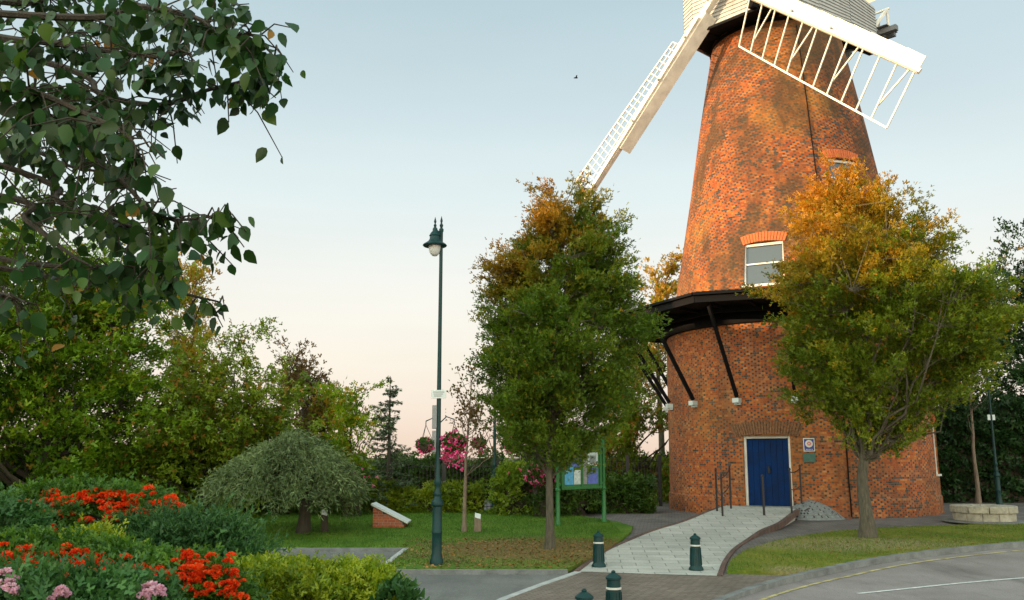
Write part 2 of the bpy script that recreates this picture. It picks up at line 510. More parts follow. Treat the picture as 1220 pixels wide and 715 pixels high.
M['edging'] = slab_mat('dark red brick edging', (0.17, 0.095, 0.075), (0.13, 0.085, 0.070), (0.07, 0.06, 0.055), 0.11, 0.22, mort=0.008, noise=0.3)

def grass_mat(name, brown_centres, brown=(0.19, 0.115, 0.045), base=((0.055, 0.135, 0.010), (0.12, 0.20, 0.018))):
    t = NT(name); v = t.coord()
    n1 = t.noise(v, 0.8, 6, 0.6); n2 = t.noise(v, 14, 5, 0.7)
    c = t.mix(t.rng(n1, 0.35, 0.65), base[0], base[1])
    fac = None
    sx = t.new('ShaderNodeSeparateXYZ'); t.put(sx.inputs[0], v)
    for (cx, cy, rx, ry) in brown_centres:
        dx = t.mth('DIVIDE', t.mth('SUBTRACT', sx.outputs[0], cx), rx)
        dy = t.mth('DIVIDE', t.mth('SUBTRACT', sx.outputs[1], cy), ry)
        r = t.mth('SQRT', t.mth('ADD', t.mth('MULTIPLY', dx, dx), t.mth('MULTIPLY', dy, dy)))
        f = t.rng(t.mth('ADD', r, t.rng(n1, 0, 1, -.55, .55)), 1.15, 0.55)
        fac = f if fac is None else t.mth('MAXIMUM', fac, f)
    if fac is not None:
        c = t.mix(t.mth('MULTIPLY', fac, t.rng(n2, .25, .6, .35, 1)), c, brown)
    c = t.mix(t.mth('MULTIPLY', t.rng(t.noise(v, 2.3, 6, .7), .58, .72), .5), c, (0.22, 0.19, 0.09))
    c = t.mix(1.0, c, t.rng(n2, 0.25, 0.75, 0.55, 1.45), 'MULTIPLY')
    t.bump(n2, 0.8, 0.03)
    return t.done(c, 0.95, 0, 0.2)

# ------------------------------------------------------------------ ground
def sheet(name, pts, off, mat, depth=0.0, h=gz, cuts=(GY0, GY1), kind='structure', parent=None):
    """a surface with the outline pts (x, y), laid over the height h(y)"""
    bm = bmesh.new()
    vs = [bm.verts.new((p[0], p[1], 0)) for p in pts]
    f = bm.faces.new(vs)
    f.normal_update()
    if f.normal.z < 0: f.normal_flip()
    bmesh.ops.triangulate(bm, faces=bm.faces[:])
    for c in cuts:
        bmesh.ops.bisect_plane(bm, geom=bm.verts[:] + bm.edges[:] + bm.faces[:], plane_co=(0, c, 0), plane_no=(0, 1, 0))
    for v in bm.verts: v.co.z = h(v.co.y) + off
    if depth:
        top = bm.faces[:]
        bound = [e for e in bm.edges if len(e.link_faces) == 1]
        r = bmesh.ops.extrude_edge_only(bm, edges=bound)
        for v in [g for g in r['geom'] if isinstance(g, bmesh.types.BMVert)]: v.co.z -= depth
    bmesh.ops.recalc_face_normals(bm, faces=bm.faces[:])
    up = sum(f.normal.z * f.calc_area() for f in bm.faces)
    if up < 0: bmesh.ops.reverse_faces(bm, faces=bm.faces[:])
    me = bpy.data.meshes.new(name); bm.to_mesh(me); bm.free()
    boxuv(me)
    o = link(name, me, mat, parent)
    if kind: o['kind'] = kind
    return o

def smoothline(pts, n=8):
    pts = [Vector(p) for p in pts]
    out = []
    for i in range(len(pts) - 1):
        p0 = pts[max(i - 1, 0)]; p1 = pts[i]; p2 = pts[i + 1]; p3 = pts[min(i + 2, len(pts) - 1)]
        for k in range(n):
            t = k / n
            out.append(0.5 * ((2 * p1) + (p2 - p0) * t + (2 * p0 - 5 * p1 + 4 * p2 - p3) * t * t + (3 * p1 - p0 - 3 * p2 + p3) * t ** 3))
    out.append(pts[-1])
    return out

def offset_line(line, d):
    res = []
    for i, p in enumerate(line):
        a = line[max(i - 1, 0)]; b = line[min(i + 1, len(line) - 1)]
        t = (b - a); t.z = 0; t.normalize()
        res.append(Vector((p.x - t.y * d, p.y + t.x * d, p.z)))
    return res

def strip(name, line, d0, d1, top, mat, height=0.0, h=gz, kind='structure', topf=None):
    """a band between two offsets of a line; top is its height over the ground, height how deep it goes"""
    A, B = offset_line(line, d0), offset_line(line, d1)
    mb = MB()
    n = len(A)
    pts = []
    for i in range(n):
        tz = topf(i / (n - 1)) if topf else top
        for q in (A[i], B[i]):
            z = h(q.y)
            pts.append((q.x, q.y, z + tz))
        for q in (A[i], B[i]):
            pts.append((q.x, q.y, h(q.y) + tz - max(height, 0.0)))
    fs = []
    for i in range(n - 1):
        a, b = 4 * i, 4 * (i + 1)
        fs.append((a, a + 1, b + 1, b))
        if height:
            fs += [(a, b, b + 2, a + 2), (a + 1, a + 3, b + 3, b + 1)]
    if height: fs += [(0, 2, 3, 1), (4 * n - 4, 4 * n - 3, 4 * n - 1, 4 * n - 2)]
    mb.poly(pts, fs)
    me = bpy.data.meshes.new(name); me.from_pydata(mb.v, [], mb.f); me.update()
    bm = bmesh.new(); bm.from_mesh(me)
    bmesh.ops.recalc_face_normals(bm, faces=bm.faces[:])
    if not height and sum(f.normal.z for f in bm.faces) < 0: bmesh.ops.reverse_faces(bm, faces=bm.faces[:])
    bm.to_mesh(me); bm.free()
    boxuv(me)
    o = link(name, me, mat)
    if kind: o['kind'] = kind
    return o

def gp(lst, h=gz, off=0.0):
    return [G(x, y, h, off) for x, y in lst]

sheet('ground', [(-1500, -60), (1500, -60), (1500, 2500), (-1500, 2500)], 0.0, M['soil'])

KERB = smoothline(gp([(700, 850), (790, 757), (872, 716), (960, 691), (1050, 672), (1130, 661), (1220, 652), (1330, 642), (1480, 634)]), 6)
far_r = KERB[-1]
sheet('road', [(p.x, p.y) for p in KERB] + [(far_r.x + 12, far_r.y + 2), (60, 10), (60, -12), (0.5, -12), (1.0, 8.5)], 0.004, M['asphalt'])
strip('kerb', KERB, 0.0, 0.15, 0.11, M['kerb'], 0.12, topf=lambda t: 0.035 + 0.09 * sm((t - 0.12) / 0.3))
strip('yellow_line', KERB, -0.42, -0.34, 0.012, M['paint_yellow'])
dash = gp([(1022, 708), (1090, 701), (1160, 694), (1235, 688)])
strip('white_line', smoothline(dash, 4), -0.045, 0.045, 0.012, M['paint_white'])

APRON = [(-900, 657), (487, 657), (457, 684), (678, 684), (600, 715), (545, 745), (470, 900), (-900, 900)]
sheet('asphalt_apron', [(p.x, p.y) for p in gp(APRON)], 0.008, M['asphalt_old'])
edge_l = gp([(692, 681.5), (645, 698), (600, 715), (545, 745), (470, 900)])
blk = [(p.x, p.y) for p in edge_l] + [(p.x, p.y) for p in KERB[:20]] 
blk = [(p.x, p.y) for p in edge_l][::-1] + [(p.x, p.y) for p in gp([(863, 686), (958, 690)])] + [(p.x, p.y) for p in KERB[:19]][::-1]
sheet('block_paving', blk, 0.022, M['blocks'])
strip('flush_kerb', edge_l, -0.07, 0.07, 0.028, M['kerb_pale'], 0.03)

plaza = gp([(560, 609), (755, 628), (735, 655), (690, 681), (863, 686), (960, 690)]) 
plz = [(p.x, p.y) for p in plaza] + [(p.x, p.y) for p in offset_line(KERB, 0.16)[18:]] + [(60, 30), (60, 46), (-4, 46), (-4, 33)]
sheet('paving', plz, 0.014, M['plaza'])

# lawns
GL = gp([(-700, 657), (310, 657), (485, 657), (458, 680), (520, 682), (600, 682), (676, 682), (705, 668), (730, 653), (752, 636), (754, 630), (735, 624), (700, 619), (650, 614), (600, 611.5)])
c1 = G(655, 655)
gl = sheet('lawn', [(p.x, p.y) for p in GL] + [(-1.0, 33), (-40, 33)], 0.075, grass_mat('lawn with fallen leaves', [(c1.x - 0.2, c1.y - 0.6, 3.4, 2.6)]), depth=0.08)
GLfront = gp([(-700, 657), (310, 657), (485, 657), (458, 680.5), (457, 682)])
strip('lawn_edging', gp([(-700, 657), (310, 657), (485, 657)]), -0.12, 0.0, 0.085, M['kerb'], 0.09)
strip('lawn_edging', gp([(487, 657), (472, 669), (457, 682)]), -0.12, 0.0, 0.085, M['kerb_pale'], 0.09)
strip('lawn_kerb', smoothline(gp([(455, 683.5), (520, 684), (600, 684), (676, 684)]), 4), -0.12, 0.0, 0.095, M['kerb'], 0.10)
RG = gp([(866, 685), (871, 672), (890, 659), (918, 650), (950, 643), (1000, 636), (1060, 632), (1150, 629)])
rg = [(p.x, p.y) for p in RG] + [(p.x, p.y) for p in gp([(1220, 627), (1400, 622)])] + [(p.x, p.y) for p in offset_line(KERB, 0.15)[19:]][::-1]
cg1, cg2 = G(1000, 652), G(950, 684)
sheet('lawn', rg, 0.09, grass_mat('worn lawn', [(cg1.x, cg1.y, 3.4, 1.5), (cg2.x, cg2.y, 0.7, 0.5)], brown=(0.27, 0.22, 0.11), base=((0.09, 0.145, 0.012), (0.22, 0.20, 0.032))), depth=0.09)

# the path up to the door
PL = [(690, 681), (721, 658), (752, 643.5), (781, 632), (821, 619.5), (853, 606.5), (872, 600)]
PR = [(854, 686), (862, 667), (877, 650.5), (903, 633), (932, 619), (962, 601)]
pl = smoothline(gp(PL, ramp_h), 5); pr = smoothline(gp(PR, ramp_h), 6)
ptp = pl[-1] + (pl[-1] - pr[-1]).normalized() * 0; 
mb = MB(); n = len(pl)
NC = 8
pts = []
for i in range(n):
    for k in range(NC + 1):
        q = pl[i].lerp(pr[i], k / NC); pts.append((q.x, q.y, ramp_h(q.y)))
# last row runs under the door
fs = [(i * (NC + 1) + k, i * (NC + 1) + k + 1, (i + 1) * (NC + 1) + k + 1, (i + 1) * (NC + 1) + k) for i in range(n - 1) for k in range(NC)]
b0 = len(pts)
for q in pl: pts.append((q.x, q.y, -0.05))
for q in pr: pts.append((q.x, q.y, -0.05))
for i in range(n - 1):
    fs.append((i * (NC + 1), (i + 1) * (NC + 1), b0 + i + 1, b0 + i))
    fs.append((i * (NC + 1) + NC, b0 + n + i, b0 + n + i + 1, (i + 1) * (NC + 1) + NC))
b1 = len(pts)
back = [(pl[-1] + Vector((0.2, 1.6, 0))), (pr[-1] + Vector((-0.5, 1.9, 0)))]
zt = ramp_h(pl[-1].y)
row = (n - 1) * (NC + 1)
pts += [(back[0].x, back[0].y, ramp_h(29)), (back[1].x, back[1].y, ramp_h(29))]
fs.append(tuple([row + k for k in range(NC + 1)]) + (b1 + 1, b1))
mb.poly(pts, fs)
o = mb.build('path', M['slabs']); o['kind'] = 'structure'
strip('path_edging', pr, -0.11, -0.002, 0.012, M['edging'], 0.16, h=ramp_h)
strip('path_edging', pl, 0.002, 0.11, 0.012, M['edging'], 0.16, h=ramp_h)

# raised flower bed in front of the viewer
mb = MB()
xs = [-14, -1.05, -0.75, -0.4]; ys = [2.2, 2.6, 7.6, 8.3]
zz = lambda i, j: 1.02 if (i in (0, 1) and j in (1, 2)) else (0.75 if i == 2 and j in (1, 2) else 0.0)
pts = [(xs[i], ys[j], zz(i, j)) for j in range(4) for i in range(4)]
mb.poly(pts, [(j * 4 + i, j * 4 + i + 1, (j + 1) * 4 + i + 1, (j + 1) * 4 + i) for j in range(3) for i in range(3)])
o = mb.build('flower_bed_bank', M['soil']); o['kind'] = 'structure'

# ------------------------------------------------------------------ windmill
TC = Vector((10.945, 34.296, 0))
PROF = [(0.0, 4.93), (0.95, 4.90), (1.0, 4.86), (6.9, 4.82), (7.9, 4.56), (8.6, 4.38), (11.8, 3.82), (13.0, 3.61), (15.2, 3.26), (17.2, 2.91), (18.9, 2.60), (19.6, 2.50)]
def rad(z):
    for (z0, r0), (z1, r1) in zip(PROF, PROF[1:]):
        if z <= z1: return r0 + (r1 - r0) * max(0, (z - z0)) / (z1 - z0)
    return PROF[-1][1]
TH0 = atan2(-TC.y, -TC.x)             # direction from the tower to the viewer
def tower_hit(px, py):
    d = ray(px, py); t = 20.0
    while t < 60:
        p = np.array([0, 0, EYE]) + d * t
        if hypot(p[0] - TC.x, p[1] - TC.y) < rad(p[2]): break
        t += 0.01
    return atan2(p[1] - TC.y, p[0] - TC.x), p[2]
def tp(th, z, r=None, dr=0.0):
    r = (rad(z) if r is None else r) + dr
    return Vector((r * cos(th), r * sin(th), z))

mill = empty('windmill', (TC.x, TC.y, 0), 0, 'tall red brick tower windmill with white cap and sails and a black skirt roof', 'windmill')
def opening(x0, x1, y0, y1):          # pixel box on the tower -> th0, th1, z0, z1
    th_a, _ = tower_hit(x0, (y0 + y1) / 2); th_b, _ = tower_hit(x1, (y0 + y1) / 2)
    _, z1 = tower_hit((x0 + x1) / 2, y0); _, z0 = tower_hit((x0 + x1) / 2, y1)
    return [th_a, th_b, z0, z1]
W1 = opening(887, 934, 288, 339)
W2 = opening(990, 1024, 190, 235)
DR = opening(887, 943, 519, 599)
DR[2] = ramp_h(29) - 0.005
# a tall narrow window on the right flank
zz0 = tower_hit(1100, 566)[1]; zz1 = tower_hit(1100, 505)[1]
thf = TH0 + radians(76)
W3 = [thf - radians(5), thf + radians(5), zz0, zz1]
OPEN = [W1, W2, DR, W3]

ths = [TH0 + 2 * pi * k / 96 for k in range(97)]
zs = [0, .5, .95, 1.0] + [1 + .5 * k for k in range(1, 38)] + [19.6]
def norm(th):
    while th < TH0 - 1e-9: th += 2 * pi
    while th >= TH0 + 2 * pi: th -= 2 * pi
    return th
for o_ in OPEN:
    for k in (0, 1): ths.append(norm(o_[k]))
    for k in (2, 3): zs.append(o_[k])
ths = sorted(ths); zs = sorted(zs)
def dedupe(l, eps):
    out = [l[0]]
    for v in l[1:]:
        if v - out[-1] > eps: out.append(v)
    return out
key_t = [norm(o_[k]) for o_ in OPEN for k in (0, 1)]; key_z = [o_[k] for o_ in OPEN for k in (2, 3)]
ths = [t for t in ths if t in key_t or all(abs(t - q) > 0.008 for q in key_t)]
zs = [z for z in zs if z in key_z or all(abs(z - q) > 0.04 for q in key_z)]
ths = dedupe(ths, 1e-5); zs = dedupe(zs, 1e-5)
V = []; F = []; UV = []; MI = []
for z in zs:
    for t in ths: V.append(tuple(tp(t, z)))
nt = len(ths)
def inside(tm, zm):
    for a, b, z0, z1 in OPEN:
        a, b = norm(a), norm(b)
        ok = (a < tm < b) if a < b else (tm > a or tm < b)
        if ok and z0 < zm < z1: return True
    return False
uvl = []
for j in range(len(zs) - 1):
    for i in range(nt - 1):
        tm, zm = (ths[i] + ths[i + 1]) / 2, (zs[j] + zs[j + 1]) / 2
        if inside(tm, zm): continue
        F.append((j * nt + i, j * nt + i + 1, (j + 1) * nt + i + 1, (j + 1) * nt + i))
        MI.append(1 if zm < 7.4 else 0)
        for (ii, jj) in ((i, j), (i + 1, j), (i + 1, j + 1), (i, j + 1)):
            tt = ths[ii]
            if tt > TH0 + pi and False: tt -= 2 * pi
            uvl.append(((tt if tt < TH0 + pi else tt - 2 * pi) * rad(zs[jj]) if not (ths[i] < TH0 + pi <= ths[i + 1]) else tt * rad(zs[jj]), zs[jj] + 50.0))
# reveals
RV = 0.22
for a, b, z0, z1 in OPEN:
    q = [tp(a, z0), tp(b, z0), tp(b, z1), tp(a, z1)]
    mid = (tp(a, (z0 + z1) / 2) + tp(b, (z0 + z1) / 2)); mid.z = 0; inn = -mid.normalized() * RV
    base = len(V)
    V += [tuple(p) for p in q] + [tuple(p + inn) for p in q]
    for k in range(4):
        k2 = (k + 1) % 4
        F.append((base + k2, base + k, base + 4 + k, base + 4 + k2)); MI.append(1 if z1 < 7 else 0)
        L = (q[k2] - q[k]).length
        zref = q[k].z
        uvl += [(L if k % 2 == 0 else 0, zref + (0 if k % 2 == 0 else (q[k2].z - q[k].z))), (0, zref), (RV if k % 2 else 0, zref + (0 if k % 2 else RV)), (RV if k % 2 else L, zref + ((q[k2].z - q[k].z) if k % 2 else RV))]
me = bpy.data.meshes.new('tower_wall'); me.from_pydata(V, [], F)
me.polygons.foreach_set('material_index', MI)
uvn = me.uv_layers.new(name='UVMap')
uvn.data.foreach_set('uv', np.array(uvl, dtype=np.float32).ravel())
tw = link('tower_wall', me, [M['tower'], M['tower_low']], mill)
me.polygons.foreach_set('use_smooth', [True] * len(me.polygons)); me.set_sharp_from_angle(angle=radians(30))

glass = NT('window glass'); glass.done((0.05, 0.06, 0.07), 0.06, 0, 0.9); M['glass'] = glass.m

def frame_at(o_, inset):
    a, b, z0, z1 = o_
    p = [tp(a, z0), tp(b, z0), tp(b, z1), tp(a, z1)]
    bl = p[0]; x = (p[1] - p[0]); w = x.length; x.normalize()
    y = (p[3] + p[2]) / 2 - (p[0] + p[1]) / 2; h = y.length; y.normalize()
    nrm = x.cross(y).normalized()
    w_top = (p[2] - p[3]).length
    org = (p[0] + p[1]) / 2 - nrm * inset
    Mx = Matrix((x, y, nrm)).transposed()
    return org, Mx, w, h, nrm
def lbox(mb, fr, cx, cy, cz, dx, dy, dz, mi=0):
    org, Mx = fr[0], fr[1]
    c = org + Mx @ Vector((cx, cy, cz))
    mb.box(c, (dx, dy, dz), Mx, mi)

def sash(o_, arch=True, archmat='arch_red'):
    fr = frame_at(o_, 0.10); w, h = fr[2], fr[3]
    mb = MB(); t = 0.075
    lbox(mb, fr, -w / 2 + t / 2, h / 2, 0, t, h, 0.09); lbox(mb, fr, w / 2 - t / 2, h / 2, 0, t, h, 0.09)
    lbox(mb, fr, 0, t / 2, 0, w - 2 * t, t, 0.085); lbox(mb, fr, 0, h - t * .7, 0, w - 2 * t, t * 1.4, 0.085)
    lbox(mb, fr, 0, h * .52, -0.005, w - 2 * t, 0.055, 0.07)
    f = mb.build('window', M['white'], mill, bevel=0.006)
    g = MB(); lbox(g, fr, 0, h / 2, -0.025, w - 2 * t, h - 2 * t, 0.012)
    g.build('glass', M['glass'], f)
    s_ = MB(); lbox(s_, fr, 0, -0.03, 0.06, w + 0.10, 0.07, 0.22); s_.build('sill', M['white'], f, bevel=0.008)
    # blind / curtain behind the glass
    c = MB(); lbox(c, fr, 0, h * .82, -0.10, w - .1, h * .3, 0.01); lbox(c, fr, w * .3, h * .3, -0.11, w * .22, h * .55, 0.01)
    c.build('blind', M['cream_sign'], f)
    if arch: make_arch(o_, 0.32, archmat, 0.10, 0.07)
def make_arch(o_, hgt, matn, rise, extra, nb=15):
    a, b, z0, z1 = o_
    am, half = (a + b) / 2, (b - a) / 2 + extra / rad(z1)
    mb = MB()
    for k in range(nb):
        t0, t1 = -1 + 2 * k / nb + 0.012, -1 + 2 * (k + 1) / nb - 0.012
        pts = []
        for dr in (-0.05, 0.025 + 0.006 * (k % 3)):
            for (t, up) in ((t0, 0), (t1, 0), (t1, 1), (t0, 1)):
                z = z1 - 0.04 + rise * (1 - t * t) * (1 if up else .75) + up * hgt
                th = am + half * t * (1 + (0.16 if up else 0))
                pts.append(tp(th, z, None, dr))
        mb.poly(pts, [(3, 2, 1, 0), (4, 5, 6, 7), (0, 1, 5, 4), (1, 2, 6, 5), (2, 3, 7, 6), (3, 0, 4, 7)])
    mb.build('brick_arch', M[matn], mill)
sash(W1); sash(W2); sash(W3, True)
make_arch(DR, 0.42, 'arch_dark', 0.12, 0.30, 25)

# inside of the tower, dark backing
mb = MB(); mb.lathe([(rad(0) - .4, 0.0), (rad(7) - .4, 7.0), (rad(19) - .45, 19.4)], n=32)
mb.build('inner_lining', M['black'], mill)

# door
fr = frame_at(DR, 0.13); w, h = fr[2], fr[3]
mb = MB(); t = 0.09
lbox(mb, fr, -w / 2 + t / 2, h / 2, 0, t, h, 0.12); lbox(mb, fr, w / 2 - t / 2, h / 2, 0, t, h, 0.12); lbox(mb, fr, 0, h - t / 2, 0, w - 2 * t, t, 0.11)
door = mb.build('door', M['white'], mill, bevel=0.008)
mb = MB(); nw = (w - 2 * t) / 7
for k in range(7): lbox(mb, fr, -w / 2 + t + nw * (k + .5), (h - t) / 2 + 0.02, -0.02, nw - 0.006, h - t - .05, 0.05)
mb.build('door_leaf', M['blue'], door, bevel=0.004)
mb = MB(); lbox(mb, fr, 0.03, h * .52, 0.03, 0.07, 0.20, 0.05); lbox(mb, fr, 0.03, h * .56, 0.06, 0.04, 0.06, 0.06); mb.build('handle', M['black_metal'], door, bevel=0.01)
mb = MB(); lbox(mb, fr, 0, 0.03, 0.05, w + .1, 0.06, 0.30); mb.build('threshold', M['kerb'], door, bevel=0.01)

# flared plinth shadow course and lightning conductor
thc, _ = tower_hit(1010, 560)
mb = MB(); pts = [tp(thc, z, None, 0.02) for z in [0.4 + .5 * k for k in range(14)]] ; mb.tube(pts, 0.022, 6)
pts = [tp(thc, z, None, 0.02) for z in [8.7 + .5 * k for k in range(21)]]; mb.tube(pts, 0.022, 6)
mb.build('lightning_conductor', M['black'], mill)

# skirt roof (the old reefing stage): octagon
RO = 7.15
V0 = TH0 - radians(25)
ov = [V0 + k * pi / 4 for k in range(8)]
def oc(k, r, z): a = ov[k % 8]; return Vector((r * cos(a), r * sin(a), z))
mb = MB()
pts = []; fs = []
NSEG = 26
Z_out, Z_in = 7.74, 8.10
for k in range(8):
    for s_ in range(NSEG):
        t0, t1 = s_ / NSEG, (s_ + 1) / NSEG
        for tt, bumpz in ((t0, 0.0), ((t0 + t1) / 2, 0.035), (t1, 0.0)):
            o1 = oc(k, RO, 0).lerp(oc(k + 1, RO, 0), tt); a = atan2(o1.y, o1.x)
            pts.append((o1.x, o1.y, Z_out + bumpz)); ri = rad(Z_in) - .03
            pts.append((ri * cos(a), ri * sin(a), Z_in + bumpz))
            pts.append((o1.x * .995, o1.y * .995, Z_out - 0.03))
        b = len(pts) - 9
        fs += [(b, b + 3, b + 4, b + 1), (b + 3, b + 6, b + 7, b + 4), (b, b + 2, b + 5, b + 3), (b + 3, b + 5, b + 8, b + 6)]
mb.poly(pts, fs); mb.build('skirt_roof', M['roofing'], mill)
mb = MB()
for k in range(8):
    mb.beam(oc(k, RO - .03, 7.55), oc(k + 1, RO - .03, 7.55), 0.06, 0.30)
    mb.beam(oc(k, RO + .06, 7.68), oc(k + 1, RO + .06, 7.68), 0.13, 0.08)
mb.build('fascia', M['black'], mill)
mb = MB()
pts = [oc(k, RO - .06, 7.44) for k in range(8)] + [oc(k, 4.75, 7.44) for k in range(8)]
mb.poly(pts, [(k, (k + 1) % 8, 8 + (k + 1) % 8, 8 + k) for k in range(8)])
for k in range(32):
    a = TH0 + 2 * pi * k / 32
    rr = RO * cos(pi / 8) - .12 if True else RO
    mb.beam((4.6 * cos(a), 4.6 * sin(a), 7.36), (rr * cos(a), rr * sin(a), 7.40), 0.09, 0.10)
for k in range(8): mb.beam(oc(k, 5.75, 7.30), oc(k + 1, 5.75, 7.30), 0.14, 0.16)
mb.lathe([(4.80, 6.92), (4.95, 6.92), (4.95, 7.43), (4.70, 7.43)], n=48)
mb.build('soffit', M['black'], mill)
for k in range(16):
    a = TH0 + 2 * pi * k / 16
    zb = 4.35
    st = MB(); st.beam(tp(a, zb, None, 0.10), (6.72 * cos(a), 6.72 * sin(a), 7.30), 0.10, 0.13)
    so = st.build('strut', M['black'], mill, bevel=0.008)
    c = MB(); p = tp(a, zb - .12, None, 0.06)
    c.box(p, (0.34, 0.24, 0.16), Matrix.Rotation(a, 3, 'Z')); c.box(p + Vector((0, 0, -.11)) - Vector((cos(a), sin(a), 0)) * .04, (0.22, 0.20, 0.08), Matrix.Rotation(a, 3, 'Z'))
    c.build('corbel', M['cream_sign'], so, bevel=0.01)

# cap
YAW = radians(223.5)
nv = Vector((cos(YAW), sin(YAW), 0)); uvv = Vector((-sin(YAW), cos(YAW), 0))
def cp(a, b, z): return nv * a + uvv * b + Vector((0, 0, z))
CAPW = [  # plan outline: a, b, bottom z
    (3.4, -1.65, 19.0), (3.4, 1.65, 19.0), (3.05, 2.30, 19.06), (1.0, 2.5, 19.25), (-1.5, 2.58, 19.65), (-4.0, 2.55, 20.0),
    (-4.6, 1.6, 20.1), (-4.6, -1.6, 20.1), (-4.0, -2.55, 20.0), (-1.5, -2.58, 19.65), (1.0, -2.5, 19.25), (3.05, -2.30, 19.06)]
ZEAVE = 21.4
mb = MB()
BH = 0.165
nC = len(CAPW)
for i in range(nC):
    A, B = CAPW[i], CAPW[(i + 1) % nC]
    pa, pb = cp(A[0], A[1], 0), cp(B[0], B[1], 0)
    e = (pb - pa).normalized(); out = Vector((e.y, -e.x, 0))
    if out.dot((pa + pb) / 2) < 0: out = -out
    nb = int((ZEAVE - min(A[2], B[2])) / BH) + 1
    for k in range(nb):
        ta, tb = A[2] + (ZEAVE - A[2]) * k / nb, B[2] + (ZEAVE - B[2]) * k / nb
        ua, ub = A[2] + (ZEAVE - A[2]) * (k + 1) / nb, B[2] + (ZEAVE - B[2]) * (k + 1) / nb
        q = [pa + out * .06 + Vector((0, 0, ta)), pb + out * .06 + Vector((0, 0, tb)), pb + out * .012 + Vector((0, 0, ub + .02)), pa + out * .012 + Vector((0, 0, ua + .02)),
             pa + Vector((0, 0, ta)), pb + Vector((0, 0, tb))]
        mb.poly(q, [(0, 1, 2, 3), (4, 5, 1, 0)])
cap = mb.build('cap_boarding', M['white_old'], mill)
mb = MB()   # curved roof of the cap
ridge = [(3.4, 23.3), (1.0, 23.7), (-1.5, 23.6), (-4.6, 22.9)]
mids = [(3.4, 1.65), (1.0, 2.5), (-1.5, 2.58), (-4.6, 1.6)]
pts = []
for (a, zr), (_, hw) in zip(ridge, mids):
    for k in range(9):
        s_ = -1 + k / 4
        pts.append(cp(a, hw * 1.05 * s_, ZEAVE - .05 + (zr - ZEAVE) * (1 - abs(s_) ** 1.7)))
fs = [(i * 9 + k, i * 9 + k + 1, (i + 1) * 9 + k + 1, (i + 1) * 9 + k) for i in range(3) for k in range(8)]
fs += [tuple(range(9)), tuple(range(27, 36))[::-1]]
mb.poly(pts, fs); mb.build('cap_roof', M['white_old'], mill)
mb = MB()
pts = [cp(a * .985, b * .985, z + .05) for a, b, z in CAPW] + [(2.3 * cos(TH0 + 2 * pi * k / 12), 2.3 * sin(TH0 + 2 * pi * k / 12), 19.7) for k in range(12)]
mb.poly([cp(a * .985, b * .985, z + .06) for a, b, z in CAPW] + [Vector((0, 0, 19.62))], [(i, (i + 1) % nC, nC) for i in range(nC)])
mb.lathe([(2.48, 19.0), (2.66, 19.0), (2.50, 19.3), (2.44, 19.5)], n=48)
mb.build('cap_underside', M['black'], mill)
mb = MB()
for s_ in (-1, 1): mb.beam(cp(3.9, 1.25 * s_, 19.12), cp(-5.9, 1.5 * s_, 20.35), 0.24, 0.28)
mb.beam(cp(3.55, -1.7, 19.0), cp(3.55, 1.7, 19.0), 0.14, 0.1)
mb.build('sheer_beam', M['black'], mill)

